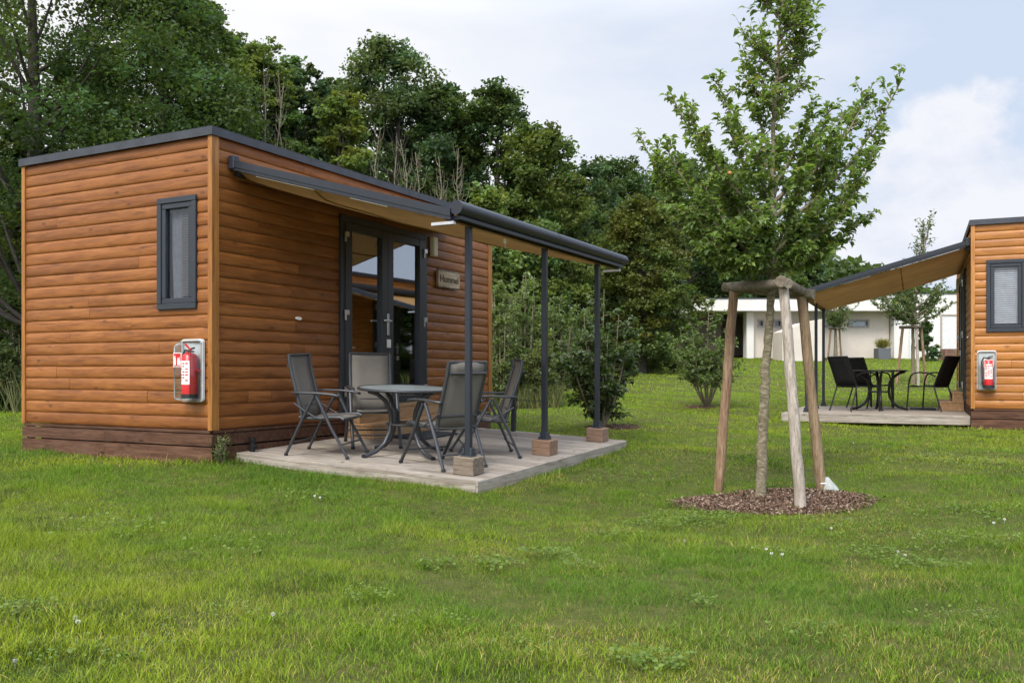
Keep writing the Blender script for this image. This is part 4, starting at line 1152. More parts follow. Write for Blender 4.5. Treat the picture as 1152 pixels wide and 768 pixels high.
def apple_tree(name, label, base, trunk, limbs, leaf_size, nleaf_per, group, col, seed, trunk_r, twigs=9, spread=.16, extra=26, crown_c=None, crown_r=None, leader_from=.42):
    rs = np.random.default_rng(seed); rd = random.Random(seed)
    root = empty(name, base); tag(root, label, 'tree', group)
    tr = [p - base for p in trunk]; n = len(tr)
    # refine trunk
    fine = []
    for i in range(n - 1):
        for k in range(8): fine.append(tr[i].lerp(tr[i + 1], k / 8) + Vector((rd.gauss(0, .004), rd.gauss(0, .004), 0)))
    fine.append(tr[-1]); m = len(fine)
    top = fine[-1].z
    rad = [trunk_r * (1.15 if p.z < .05 else 1) * max(.08, (1 - max(0, p.z) / top) ** .8 * 1.05) * (1 + rd.uniform(-.07, .09)) for p in fine]
    fine[0] = fine[0] - Vector((0, 0, .06))
    mb = MB(); mb.tube(fine, rad, 12); mb.build('trunk', M['applebark'], root)
    def trunk_at(z):
        for i in range(m - 1):
            if fine[i + 1].z >= z:
                t = (z - fine[i].z) / max(1e-6, fine[i + 1].z - fine[i].z); return fine[i].lerp(fine[i + 1], t)
        return fine[-1]
    lm = MB(); LP = []; LD = []
    def shoot(p0, p1, p2, r0, depth, nl):
        k = 8 if depth == 0 else 5
        pts = bez(p0, p1, p2, k); lm.tube(pts, [r0 * (1 - .8 * i / (k - 1)) for i in range(k)], 6 if depth == 0 else 4, cap=False)
        L_ = (p2 - p0).length
        if depth == 0:
            for b_ in range(twigs):
                q = .22 + .75 * (b_ + rd.random()) / twigs; i = min(k - 2, int(q * (k - 1))); o_ = pts[i].lerp(pts[i + 1], q * (k - 1) - i)
                t = (pts[i + 1] - pts[i]).normalized(); rv = Vector((rd.gauss(0, 1), rd.gauss(0, 1), rd.gauss(.35, .6))).normalized()
                l = spread * rd.uniform(.7, 1.7) * (1.25 - .6 * q); e = o_ + (t * .6 + rv * .8).normalized() * l + Vector((0, 0, l * .15))
                shoot(o_, (o_ + e) / 2 + rv * l * .15, e, r0 * .25 + .0012, 1, max(3, int(nl / twigs)))
            nl = int(nl * .35)
        for q_ in range(nl):
            q = (.15 if depth else .35) + (.85 if depth else .65) * (q_ + rd.random() * .8) / nl; q = min(q, .999); i = min(k - 2, int(q * (k - 1))); o_ = pts[i].lerp(pts[i + 1], q * (k - 1) - i)
            t = (pts[i + 1] - pts[i]).normalized()
            rv = Vector((rd.gauss(0, 1), rd.gauss(0, 1), rd.gauss(-.15, .5)))
            LP.append(o_ + rv * .008); LD.append(rv.normalized() + t * .55)
    for (tip, zf, nl, sag) in limbs:
        tp = tip - base; o_ = trunk_at(max(.1, zf - base.z)); h = Vector((tp.x - o_.x, tp.y - o_.y, 0))
        p1 = o_ + h * (.62 + sag) + Vector((0, 0, (tp.z - o_.z) * (.32 - sag)))
        shoot(o_, p1, tp, trunk_r * .34 * min(1.4, .5 + (tp - o_).length), 0, nl)
    lm.build('limb', M['applebark'], root)
    LP = np.array(LP); LD = np.array(LD)
    c = np.array(col)[None] * (1 + rs.normal(size=(len(LP), 1)) * .2)
    y = rs.random(len(LP)) < .02; c[y] = (.20, .19, .04)
    w = rs.random(len(LP)) < .22; c[w] = c[w] * np.array([1.5, 1.35, 1.3])
    v, f, cc = leaf_arrays(LP, LD, leaf_size, .58, np.clip(c, .01, .6), .15, .22, rs=rs)
    raw_mesh('foliage', v, f, M['leaf'], root, cc)
    return root

base = gp(855, 560); TY = base.y
def tp(px, py, dy=0): return at(px, py, TY + dy)
trunk = [base, tp(858, 490), tp(861, 420), tp(866, 360), tp(868, 318), tp(868, 250), tp(869, 180), tp(872, 110), tp(876, 50), tp(881, -10), tp(884, -50)]
tips = [(721, 158, .0), (749, 165, -.2), (753, 101, .1), (770, 118, -.15), (805, 84, .2), (768, 185, .35), (757, 230, -.3), (778, 255, .1), (790, 278, -.35), (811, 300, .1),
        (815, 130, -.35), (847, 99, .1), (912, 118, -.1), (934, 120, .25), (948, 127, -.2), (983, 92, .1), (1014, 91, -.1), (998, 140, .25), (985, 175, -.3), (959, 212, .2),
        (974, 243, -.1), (940, 272, .3), (905, 283, -.3), (838, 296, -.35), (870, 290, .4), (790, 205, -.5), (820, 215, .5), (900, 200, -.55), (930, 190, .5), (850, 170, -.5), (880, 160, .5), (950, 165, -.05), (800, 170, .1), (860, 240, -.55), (835, 250, .4), (915, 240, -.2), (782, 150, .4), (965, 115, .35), (828, 260, -.2), (893, 262, .1), (745, 205, .15), (735, 180, -.1), (920, 150, .1)]
limbs = []
for i, (x, y, d) in enumerate(tips):
    off = abs(x - 868)
    zf = at(868, min(308, y + 60 + off * .75), TY).z
    limbs.append((tp(x, y, d * 1.0), zf, (330 if y > 235 else 270) if y > 130 else 200, 0.0))
rdx = random.Random(8)
for i in range(26):     # short laterals of the leader
    y = 128 - i * 6.2; a = rdx.uniform(0, 6.28); w = (46 - abs(i - 9) * .9) * rdx.uniform(.65, 1.0)
    limbs.append((tp(872 + (126 - y) * .05 + math.cos(a) * w, y - rdx.uniform(14, 34), math.sin(a) * w * .0071), at(870, y + 12, TY).z, 68, 0.0))
apple_tree('young_fruit_tree', 'young fruit tree standing between three stakes in the foreground', base, trunk, limbs, .060, 0, 'staked young fruit trees', (.130, .192, .056), 5, .042, twigs=13, spread=.15)

ft = [gp(807, 553), gp(902, 573), gp(926, 553)]
tops = [at(826, 320, ft[0].y - .06), at(881, 316, ft[1].y + .22), at(901, 326, ft[2].y - .05)]
tree_support(base, ft, tops, 0, .041, 'three round timber stakes with crossbars around the foreground fruit tree', 'timber tree supports', [M['stakeA'], M['stakeB'], M['stakeC']], .10)
# strap + bag on right stake
o = MB()
q = gp(926, 553); cc_ = ft[2].lerp(tops[2], .045)
o.tube([cc_ + Vector((.047 * math.cos(a * .5236), .047 * math.sin(a * .5236), 0)) for a in range(13)], .006, 5, cap=False)
st = o.build('white_strap', M['white']); tag(st, 'white strap round the foot of the right tan stake', 'strap')
bg = MB(); b0 = cc_ + Vector((.075, -.02, -.075)); prof = [(.0, .060), (.025, .070), (.06, .055), (.10, .034), (.135, .016)]
n = 14; rings = []; rdb = random.Random(3)
for h, r in prof: rings.append([(b0.x + r * math.cos(2 * math.pi * k / n) * rdb.uniform(.75, 1.2) - h * .35, b0.y + r * .8 * math.sin(2 * math.pi * k / n), b0.z - .01 + h) for k in range(n)])
bg.add([p for r in rings for p in r], [(i * n + k, i * n + (k + 1) % n, (i + 1) * n + (k + 1) % n, (i + 1) * n + k) for i in range(len(rings) - 1) for k in range(n)]); bg.add(rings[-1], [tuple(range(n))]); bg.add(rings[0], [tuple(range(n))])
tag(bg.build('plastic_bag', M['bag']), 'crumpled clear plastic bag beside the right tan stake on the mulch', 'bag')

def small_tree(px, py, topy, stake_top, hwpx, crown, leader, label, slabel, seed, sw, Yo=None, nl=90, ls=.07, tips_n=30):
    b = gp(px, py); rd = random.Random(seed); Y = b.y
    t = [b, at(px, (py + stake_top) / 2, Y), at(px, stake_top, Y), at(px + (leader[0] - px) * .3, (stake_top + leader[1]) / 2, Y), at(leader[0], leader[1], Y)]
    L_ = []
    x0, x1, y0, y1 = crown
    for k in range(tips_n):
        a = rd.uniform(0, 6.28); rr = math.sqrt(rd.uniform(.2, 1)); yy = rd.uniform(y0, y1); q = (yy - y0) / (y1 - y0); wide = math.sin(math.pi * (.2 + .7 * q)) ** .7
        xx = (x0 + x1) / 2 + math.cos(a) * rr * (x1 - x0) / 2 * wide
        L_.append((at(xx, yy, Y + math.sin(a) * rr * (x1 - x0) / 2 / F * Y * wide), at(px, min(stake_top - 2, yy + 14 + abs(xx - px) * .4), Y).z, nl, 0.0))
    for k in range(8):
        q = k / 8; yy = y0 + (leader[1] - y0) * q; xx = px + (leader[0] - px) * (.35 + .65 * q)
        L_.append((at(xx + rd.uniform(-12, 12) * (1.1 - q * .5), yy - 10, Y + rd.uniform(-.2, .2)), at(px, yy + 12, Y).z, int(nl * .5), 0.0))
    apple_tree('young_fruit_tree', label, b, t, L_, ls, 0, 'staked young fruit trees', (.075, .12, .035), seed, .035 * Y / 16, twigs=6, spread=.013 * Y)
    s = Y / F
    fts = [b + Vector((-sw * s, .1, 0)), b + Vector((0, -.35, 0)), b + Vector((sw * s, .1, 0))]
    for q in fts: q.z = float(ground(q.x, q.y))
    ztop = at(px, stake_top, Y).z
    tps = [Vector((f.x * .6 + b.x * .4, f.y * .6 + b.y * .4, ztop)) for f in fts]
    tree_support(b, fts, tps, 0, .04, slabel, 'timber tree supports', [M['stakeA'], M['stakeB'], M['stakeC']], .08)
small_tree(1027, 432, 243, 367, 50, (974, 1074, 308, 362), (1048, 246), 'young fruit tree with a leaning leader behind the far awning', 'timber stakes behind the black chairs on the far terrace', 71, 17, nl=110, ls=.085, tips_n=34)
small_tree(940, 406, 336, 369, 18, (924, 957, 342, 366), (941, 336), 'small round headed fruit tree in front of the white building', 'thin grey stakes in front of the white building windows', 72, 8, nl=60, ls=.11, tips_n=20)

# mulch beds ----------------------------------------------------------
def mulch(px, py, rx, ry, seed, lb, n):
    rs = np.random.default_rng(seed); c = gp(px, py); k = 40; vs = [(c.x, c.y, float(ground(c.x, c.y)) + .02)]
    fr = []
    for ring in (0.5, .85, 1.0):
        for i in range(k):
            a = 2 * math.pi * i / k; w = ring * (1 + .09 * math.sin(a * 3 + seed) + .05 * math.sin(a * 7))
            x, y = c.x + rx * w * math.cos(a), c.y + ry * w * math.sin(a); vs.append((x, y, float(ground(x, y)) + (.018 if ring < .6 else (.008 if ring < .9 else -.01))))
    fs = [(0, 1 + i, 1 + (i + 1) % k) for i in range(k)]
    for r_ in range(2): fs += [(1 + r_ * k + i, 1 + (r_ + 1) * k + i, 1 + (r_ + 1) * k + (i + 1) % k, 1 + r_ * k + (i + 1) % k) for i in range(k)]
    mb = MB(); mb.add(vs, fs, True); bed = mb.build('mulch_bed', M['mulch']); tag(bed, kind='stuff')
    a = rs.uniform(0, 2 * np.pi, n); r = np.sqrt(rs.uniform(0, 1, n)) * (1 + np.abs(rs.normal(0, .05, n)))
    x = c.x + rx * r * np.cos(a); y = c.y + ry * r * np.sin(a); z = ground(x, y) + np.where(r < .9, .014, .004) + rs.uniform(0, .018, n)
    cols = np.array([(.105, .062, .040), (.17, .108, .075), (.28, .195, .145), (.055, .034, .024), (.38, .30, .24)])[rs.choice(5, n, p=[.3, .3, .18, .15, .07])] * rs.uniform(.8, 1.2, (n, 1))
    v, f, cc = quad_leaves(np.stack([x, y, z], 1), .0092 * rs.uniform(.5, 1.9, n), cols, rs, .6, .35)
    ch = raw_mesh('bark_chips', v, f, M['chip'], None, cc); tag(ch, kind='stuff')
    return c
MU = [(mulch(868, 567, .75, .58, 1, '', 15000), .77, .60), (mulch(690, 481, .42, .40, 2, '', 1800), .44, .42), (mulch(789, 458, .35, .35, 3, '', 900), .36, .36)]

# ------------------------------------------------------------------ building, planter, conifer, bin
def building():
    Y = 40.0; zb = 1.35
    def X(px): return (px - CX) / F * Y
    def Z(py): return CAM_Z + (HOR - py) / F * Y
    root = empty('long_building', (X(900), Y, zb)); tag(root, 'long low white building with flat roof and strip windows', 'building')
    o = Vector((X(900), Y, zb))
    def bx(name, x0, x1, y0, y1, z0, z1, m, parent=root, lb=None):
        b = MB(); b.box(x0 - o.x, x1 - o.x, y0 - o.y, y1 - o.y, z0 - o.z, z1 - o.z); return b.build(name, m, parent, lb)
    wins = [(852, 860, 360.5, 368.5), (870, 880, 360.5, 368.5), (912, 936, 359, 368.5), (954, 978, 359, 368.5)]
    zt, zbw = Z(359), Z(368.5)
    wall = bx('wall', X(846), X(1000), Y, Y + .3, zb - .8, zbw, M['render'])
    bx('wall_top', X(846), X(1000), Y + .001, Y + .3, zt, Z(350), M['render'])
    xs = [846] + [q for w in wins for q in (w[0], w[1])] + [1000]
    for i in range(0, len(xs), 2): bx('pier', X(xs[i]), X(xs[i + 1]), Y + .002, Y + .3, zbw, zt, M['render'], wall)
    gl = simple('building_glass', (.35, .40, .46), .08, 0, .1, 2, 0, .8)
    gd = simple('building_glass_dark', (.03, .035, .04), .08, 0, .1, 2, 0, .8)
    for i, (a, b_, t_, l_) in enumerate(wins):
        w = bx('window', X(a), X(b_), Y + .12, Y + .14, zbw, zt, gl if i > 1 else gd)
        f = MB(); t = .08
        for (x0, x1, z0, z1) in ((X(a), X(b_), zbw, zbw + t), (X(a), X(b_), zt - t, zt), (X(a), X(a) + t, zbw + t, zt - t), (X(b_) - t, X(b_), zbw + t, zt - t)):
            f.box(x0 - o.x, x1 - o.x, -.03, .11, z0 - o.z, z1 - o.z)
        f.build('window_frame', simple('window_frame_grey', (.32, .29, .27), .5), w)
    bx('plinth', X(846), X(1000), Y - .05, Y - .002, zb - .8, zb + .16, simple('plinth', (.42, .39, .35), .9))
    bx('roof_fascia', X(776), X(1001), Y - .9, Y + 8, Z(351) , Z(338), M['whitewall'])
    bx('roof_edge', X(775.5), X(1001.5), Y - .93, Y + 8.02, Z(338) + .002, Z(337), M['trim'])
    bx('side_wing', X(776), X(815), Y + .6, Y + 8, zb - .8, Z(351) - .01, M['dark'])
    bx('porch_pillar', X(838), X(846), Y - .3, Y + .3, zb - .8, Z(351) - .01, M['whitewall'])
    bx('rear_volume', X(815), X(1000), Y + 5, Y + 5.3, zb - .8, Z(351) - .01, M['render'])
    # rooftop unit
    bx('roof_unit', X(940), X(962), Y + 2, Y + 3.4, Z(337) + .01, Z(333.5), M['trim'])
    # white right wing
    w2 = bx('white_wing', X(1001.6), X(1150), Y - .4, Y + 8, zb - .8, Z(331.5), M['whitewall'])
    bx('roof_edge', X(1001), X(1151), Y - .44, Y + 8.04, Z(331.5) + .002, Z(330.6), M['trim'], w2)
    f = MB(); fz = Z(354)
    for (x0, x1, z0, z1) in ((X(1053), X(1054.5), zb, fz), (X(1078), X(1079.5), zb, fz), (X(1054.5), X(1078), fz - .07, fz)):
        f.box(x0 - o.x, x1 - o.x, -.46, -.405, z0 - o.z, z1 - o.z)
    f.build('gate_frame', simple('gate_frame', (.35, .29, .24), .8), w2)
    bx('gate_panel', X(1054.6), X(1077.9), Y - .43, Y - .402, zb, fz - .075, simple('gate_panel', (.62, .62, .61), .6), w2)
    f = MB(); f.box(X(1018) - o.x, X(1022) - o.x, -.46, -.405, 0, Z(350) - o.z); f.build('drain_pipe', M['case'], w2)
    # sloped white lean-to in front
    b = MB(); ya, yb = -2.4, -1.0
    P = [(X(862), -9), (X(905), -9), (X(905), Z(362)), (X(885), Z(366)), (X(862), Z(376))]
    P = [(x - o.x, (zb - .8 if z == -9 else z) - o.z) for x, z in P]
    b.add([(x, ya, z) for x, z in P] + [(x, yb, z) for x, z in P], [tuple(range(5)), tuple(range(5, 10))] + [(i, (i + 1) % 5, 5 + (i + 1) % 5, 5 + i) for i in range(5)])
    b.build('stair_wall', M['render'], root)
building()
def planter():
    Y = 39.2; x = (992.5 - CX) / F * Y; z = float(ground(x, Y)); root = empty('planter', (x, Y, z)); tag(root, 'square grey planter against the cream wall', 'planter')
    b = MB(); h = .47; b.box(-.27, .27, -.27, .27, -.05, h, bev=.01); b.build('tub', M['planterm'], root)
    rs = np.random.default_rng(3); n = 500
    P = np.stack([rs.normal(0, .09, n), rs.normal(0, .09, n), np.full(n, h)], 1); D = np.stack([rs.normal(0, .45, n), rs.normal(0, .45, n), np.ones(n)], 1)
    v, f, c = leaf_arrays(P, D, .42, .05, np.array([[.22, .21, .06]]).repeat(n, 0) * rs.uniform(.7, 1.2, (n, 1)), .1, rs=rs)
    g = raw_mesh('ornamental_grass', v, f, M['leaf'], None, c); g.location = (x, Y, z + .001); tag(g, 'tuft of yellow ornamental grass growing in the grey planter', 'plant')
planter()
def bin_():
    Y = 38.4; x = (1067 - CX) / F * Y; z = float(ground(x, Y)); mb = MB(); w0, w1, h = .34, .24, .50
    root = empty('timber_compost_bin', (x, Y, z)); tag(root, 'brown tapered timber bin against the white wing', 'bin')
    for k in range(7):
        a, b_ = k / 7, (k + .88) / 7; wa, wb = w0 + (w1 - w0) * a, w0 + (w1 - w0) * b_; mb.cur = (k * .37) % 1
        mb.add([(sx * w, sy * w, zz * h) for zz, w in ((a, wa), (b_, wb)) for sx, sy in ((-1, -1), (1, -1), (1, 1), (-1, 1))], [(0, 1, 5, 4), (1, 2, 6, 5), (2, 3, 7, 6), (3, 0, 4, 7), (0, 1, 2, 3), (4, 5, 6, 7)])
    mb.build('slatted_side', M['brownbin'], root)
bin_()
forest_tree('small_conifer', 'small green conifer in front of the white wing', 1043, 362, 15, 37.5, (.06, .10, .035), None, 301, 5000, .06, .02, 40, 1.0, 'cone', gap=.6, trunk_r=.04)
for i, (px, py) in enumerate([(1033, 416), (1053, 414)]):
    pass
# weed plant at near corner
shrub('weed_plant', 'leafy weed growing at the near cabin corner', 250, 522, 491, 11, (.09, .13, .04), 51, 6, 260, .03, .05, cat='plant', upright=.7)

# ------------------------------------------------------------------ grass
def inrect(x, y, cab, u0, u1, v0, v1):
    dx = x - cab.P.x; dy = y - cab.P.y
    u = dx * cab.U.x + dy * cab.U.y; v = dx * cab.L.x + dy * cab.L.y
    return (u > u0) & (u < u1) & (v > v0) & (v < v1)
def blocked(x, y):
    k = inrect(x, y, C1, -2.76, .0, -.02, 5.4) | inrect(x, y, C2, -2.76, 0, -.02, 5.4) | inrect(x, y, C1, -.1, 2.69, .29, 3.79) | inrect(x, y, C2, -.1, 2.79, .12, 3.69)
    for c, rx, ry in MU: k |= ((x - c.x) / rx) ** 2 + ((y - c.y) / ry) ** 2 < (.86 + .5 * (vnoise(x, y, 6, 5) - .5)) * np.where(rng.random(len(x)) < .012, 0, 1)
    for q in ft + [base]: k &= ~(((x - q.x) ** 2 + (y - q.y) ** 2 < .13 ** 2) & (rng.random(len(x)) < .5))
    return k
G1 = np.array([.115, .205, .013]); G2 = np.array([.230, .290, .018]); G3 = np.array([.38, .31, .10]); G4 = np.array([.045, .085, .008])
def grass():
    bands = [(1.7, 3.2, 26000, .0023, 3), (3.2, 5, 24000, .0024, 1), (5, 8, 12500, .0032, 1), (8, 13, 4600, .0058, 1), (13, 22, 1500, .011, 1), (22, 40, 330, .022, 1)]
    V5 = []; C5 = []; V3 = []; C3 = []
    for (a, b, den, wd, seg) in bands:
        area = .68 * (b * b - a * a); n = int(area * den)
        Y = np.sqrt(rng.uniform(a * a, b * b, n)); X = Y * rng.uniform(-.68, .68, n)
        # clumping
        pn = fbm(X, Y, 5.5, 21); keep = rng.random(n) < (.15 + 1.6 * np.clip(pn - .12, 0, 1))
        keep &= rng.random(n) > np.clip((fbm(X + 30, Y + 11, 3.3, 77) - .60) * 7, 0, .85) * (.72 * (X / Y > -.25)); keep &= ~blocked(X, Y); X = X[keep]; Y = Y[keep]; n = len(X)
        Z = ground(X, Y)
        ln = fbm(X, Y, 1.1, 31); pat = fbm(X + 9, Y, .55, 41); fine = fbm(X, Y, 7, 51)
        H = (.010 + .030 * ln ** 1.6 + .012 * rng.random(n)) * rng.uniform(.55, 1.25, n)
        H *= .55 + .85 * np.clip((fine - .35) * 2.5, 0, 1)
        left = np.clip((-X / Y - .05) * 2.2, 0, 1); H *= 1 + .25 * left
        # longer fringe along decks and cabins
        edge = inrect(X, Y, C1, -2.95, 2.95, -.22, 4.0) | inrect(X, Y, C2, -2.9, 3.0, -.2, 3.95)
        H = np.where(edge, H * rng.uniform(1.1, 2.3, n), H)
        c_ = MU[0][0]; ed2 = (((X - c_.x) / .95) ** 2 + ((Y - c_.y) / .78) ** 2) < 1; H = np.where(ed2, H * 1.4, H)
        wild = np.clip((Y - 17) / 2, 0, 1) * np.clip((-X / Y - .49) * 12, 0, 1)
        H = H * (1 + wild * 6) * (1 + np.clip((Y - 16) / 20, 0, 1) * .6)
        ang = rng.uniform(0, 2 * np.pi, n); lean = np.abs(rng.normal(0, .75, n)) * H + (.35 * H)
        la = ang + np.pi / 2 + rng.normal(0, .5, n) 
        dx, dy = np.cos(la) * lean, np.sin(la) * lean
        W = wd * rng.uniform(.6, 1.3, n); wx, wy = np.cos(ang) * W / 2, np.sin(ang) * W / 2
        t1 = np.clip((pat - .40) * 3.2, 0, 1)[:, None]
        col = G1 * (1 - t1) + G2 * t1
        dryp = np.clip((fbm(X + 50, Y + 7, 1.7, 61) - .50) * 4.5, 0, 1) * (1 - left) * .85
        dry = (rng.random(n) < .05 + .30 * dryp)[:, None]; col = np.where(dry, G3 * rng.uniform(.6, 1.1, (n, 1)), col)
        dk = (rng.random(n) < .12 + .5 * np.clip((.48 - fbm(X, Y, 3.1, 91)) * 4, 0, 1))[:, None]; col = np.where(dk & ~dry, G4, col)
        lush = np.clip((fbm(X + 80, Y + 3, .9, 71) - .55) * 5, 0, 1)[:, None]; col = col * (1 - .35 * lush) + np.array([.055, .14, .02]) * .35 * lush
        col = col * (1 + rng.normal(0, .24, (n, 1))); col = np.clip(col, .01, .6)
        far = np.clip((Y - 10) / 12, 0, 1)[:, None]; col = col * (1 - far * .7) + np.array([.225, .335, .018]) * far * .7
        base0 = np.stack([X - wx, Y - wy, Z - .004], 1); base1 = np.stack([X + wx, Y + wy, Z - .004], 1)
        tip = np.stack([X + dx, Y + dy, Z + H], 1)
        if seg == 3:
            m0 = np.stack([X + dx * .35 - wx * .8, Y + dy * .35 - wy * .8, Z + H * .6], 1); m1 = np.stack([X + dx * .35 + wx * .8, Y + dy * .35 + wy * .8, Z + H * .6], 1)
            V5.append(np.stack([base0, base1, m1, m0, tip], 1)); C5.append(col)
        else:
            V3.append(np.stack([base0, base1, tip], 1)); C3.append(col)
    V5 = np.concatenate(V5); C5 = np.concatenate(C5); n5 = len(V5)
    V3 = np.concatenate(V3); C3 = np.concatenate(C3); n3 = len(V3)
    v = np.concatenate([V5.reshape(-1, 3), V3.reshape(-1, 3)]); c = np.concatenate([np.repeat(C5, 5, 0), np.repeat(C3, 3, 0)])
    b5 = np.arange(n5)[:, None] * 5; b3 = n5 * 5 + np.arange(n3)[:, None] * 3
    f = np.concatenate([b5 + np.array([[0, 1, 2]]), b5 + np.array([[0, 2, 3]]), b5 + np.array([[3, 2, 4]]), b3 + np.array([[0, 1, 2]])])
    o = raw_mesh('grass', v, f, M['blade'], None, c); tag(o, kind='stuff')
    print('blades', n5 + n3)
grass()

# tall wild grass by the wood edge
def wild_grass():
    rs = np.random.default_rng(8); V = []; C = []
    for (x0, x1, Y0, Y1, n, h, c) in ((-22, -9, 16.5, 24, 26000, .75, (.20, .20, .10)), (-1.4, 1.0, 17.6, 20, 7000, .45, (.20, .19, .08)), (-6, 5.0, 30, 33, 9000, .45, (.17, .17, .06))):
        X = rs.uniform(x0, x1, n); Y = rs.uniform(Y0, Y1, n); H = h * rs.uniform(.4, 1.15, n) * (.5 + fbm(X, Y, .8, 2)); Z = ground(X, Y)
        a = rs.uniform(0, 6.28, n); W = .012; l = H * rs.normal(0, .3, n); wx, wy = np.cos(a) * W, np.sin(a) * W
        V.append(np.stack([np.stack([X - wx, Y - wy, Z], 1), np.stack([X + wx, Y + wy, Z], 1), np.stack([X + l, Y + l * .5, Z + H], 1)], 1)); g = rs.random((n, 1)) < .45
        C.append(np.where(g, np.array([.08, .12, .03]), np.array(c)) * rs.uniform(.7, 1.2, (n, 1)))
    v = np.concatenate(V).reshape(-1, 3); c = np.repeat(np.concatenate(C), 3, 0)
    tag(raw_mesh('wild_grass', v, np.arange(len(v)).reshape(-1, 3), M['blade'], None, c), kind='stuff')
wild_grass()

# clover and broad-leaf weeds
def weeds():
    rs = np.random.default_rng(12); P = []; D = []; C = []; S = []
    spots = [(757, 592, .34, 800, .018), (800, 585, .22, 400, .018), (620, 628, .13, 150, .024), (700, 605, .2, 200, .016), (560, 640, .12, 110, .024), (1000, 628, .25, 260, .018), (1040, 640, .18, 200, .02), (880, 625, .18, 160, .016), (735, 752, .12, 240, .018), (790, 684, .06, 50, .018),
             (490, 640, .08, 60, .026), (410, 675, .10, 110, .015), (1095, 612, .3, 260, .017), (650, 640, .1, 80, .02), (1075, 580, .4, 300, .02), (960, 600, .3, 220, .018), (250, 620, .3, 130, .02), (120, 600, .35, 150, .022), (30, 690, .12, 120, .016), (330, 560, .3, 180, .02), (700, 540, .4, 240, .02), (1060, 520, .5, 260, .03), (480, 700, .15, 90, .012), (910, 720, .12, 90, .013), (1080, 700, .15, 120, .014), (100, 745, .2, 160, .013), (600, 735, .15, 120, .012), (260, 700, .2, 130, .012)]
    for (px, py, r, n, s) in spots:
        c = gp(px, py); a = rs.uniform(0, 6.28, n); q = np.sqrt(rs.random(n)) * r * (1 + .3 * np.sin(a * 3 + px)); x = c.x + q * np.cos(a); y = c.y + q * np.sin(a)
        k = ~blocked(x, y); x, y, a = x[k], y[k], a[k]; m = len(x)
        P.append(np.stack([x, y, ground(x, y) + rs.uniform(.02, .05, m)], 1)); D.append(np.stack([np.cos(a + rs.normal(0, 1, m)), np.sin(a + rs.normal(0, 1, m)), rs.uniform(0, .5, m)], 1))
        C.append(np.array([[.135, .20, .038]]) * rs.uniform(.7, 1.25, (m, 1))); S.append(np.full(m, s))
    P, D, C, S = map(np.concatenate, (P, D, C, S))
    v, f, c = leaf_arrays(P, D, S, .85, C, 0, .1, rs=rs)
    tag(raw_mesh('clover_and_weeds', v, f, M['leaf'], None, c), kind='stuff')
weeds()
fl = MB()
for i in range(34):
    a = i * 2.4; z = 1 - 2 * (i + .5) / 34; r = math.sqrt(1 - z * z); d = Vector((r * math.cos(a), r * math.sin(a), z * .9)); s = d.orthogonal().normalized() * .0035
    fl.add([d * .004 - s + Vector((0, 0, .024)), d * .004 + s + Vector((0, 0, .024)), d * .0095 + Vector((0, 0, .024))], [(0, 1, 2)])
fl.tube([(0, 0, 0), (.001, 0, .018)], .0008, 4)
flo = None
for (px, py) in [(770, 612), (862, 622), (868, 627), (880, 628), (1130, 588), (1118, 592), (935, 598), (360, 563), (354, 561), (85, 702), (88, 707), (17, 752), (307, 698), (1010, 625), (1018, 629), (1106, 470), (1000, 477), (960, 500)]:
    if flo is None: flo = fl.build('clover_flower', M['petal']); o = flo
    else: o = flo.copy(); COL.objects.link(o)
    p = gp(px, py); o.location = p; o.rotation_euler = (0, 0, px)
    tag(o, 'white clover flower head in the short grass', 'flower', 'white clover flowers in the lawn')
ap = MB()
for k in range(1):
    n_, m_ = 10, 8; vs = []
    for i in range(m_ + 1):
        th = math.pi * i / m_; rr = .017 * math.sin(th) * (1 + .12 * math.cos(th)); vs += [(rr * math.cos(2 * math.pi * j / n_), rr * math.sin(2 * math.pi * j / n_), .016 * math.cos(th) - (.003 if i in (0,) else 0)) for j in range(n_)]
    ap.add(vs, [(i * n_ + j, i * n_ + (j + 1) % n_, (i + 1) * n_ + (j + 1) % n_, (i + 1) * n_ + j) for i in range(m_) for j in range(n_)], True)
o = ap.build('hanging_fruit', simple('ripe_fruit', (.36, .17, .05), .6)); o.location = at(821, 195, TY - .5); tag(o, 'small orange fruit hanging in the left of the foreground tree crown', 'fruit')

# ------------------------------------------------------------------ world, sun, camera
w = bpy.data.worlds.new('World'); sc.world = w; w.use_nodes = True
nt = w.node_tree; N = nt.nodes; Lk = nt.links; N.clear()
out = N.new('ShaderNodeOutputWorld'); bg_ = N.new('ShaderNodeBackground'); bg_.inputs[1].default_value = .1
SUN_EL, SUN_AZ = 48, 205     # azimuth clockwise from +Y (north)
sky = N.new('ShaderNodeTexSky'); sky.sky_type = 'NISHITA'; sky.sun_disc = False; sky.sun_elevation = R(SUN_EL); sky.sun_rotation = R(SUN_AZ)
tc = N.new('ShaderNodeTexCoord')
def nz(scale, detail, sc3=(1, 1, 1), rough=.5, loc=(0, 0, 0)):
    mp = N.new('ShaderNodeMapping'); mp.inputs['Scale'].default_value = sc3; mp.inputs['Location'].default_value = loc; Lk.new(tc.outputs['Generated'], mp.inputs[0])
    n = N.new('ShaderNodeTexNoise'); n.inputs['Scale'].default_value = scale; n.inputs['Detail'].default_value = detail; n.inputs['Roughness'].default_value = rough; Lk.new(mp.outputs[0], n.inputs[0]); return n.outputs['Fac']
def rmp(fac, stops):
    r = N.new('ShaderNodeValToRGB'); e = r.color_ramp.elements
    while len(e) < len(stops): e.new(.5)
    for q, (p, c) in zip(e, stops): q.position = p; q.color = (*c, 1)
    Lk.new(fac, r.inputs[0]); return r.outputs[0]
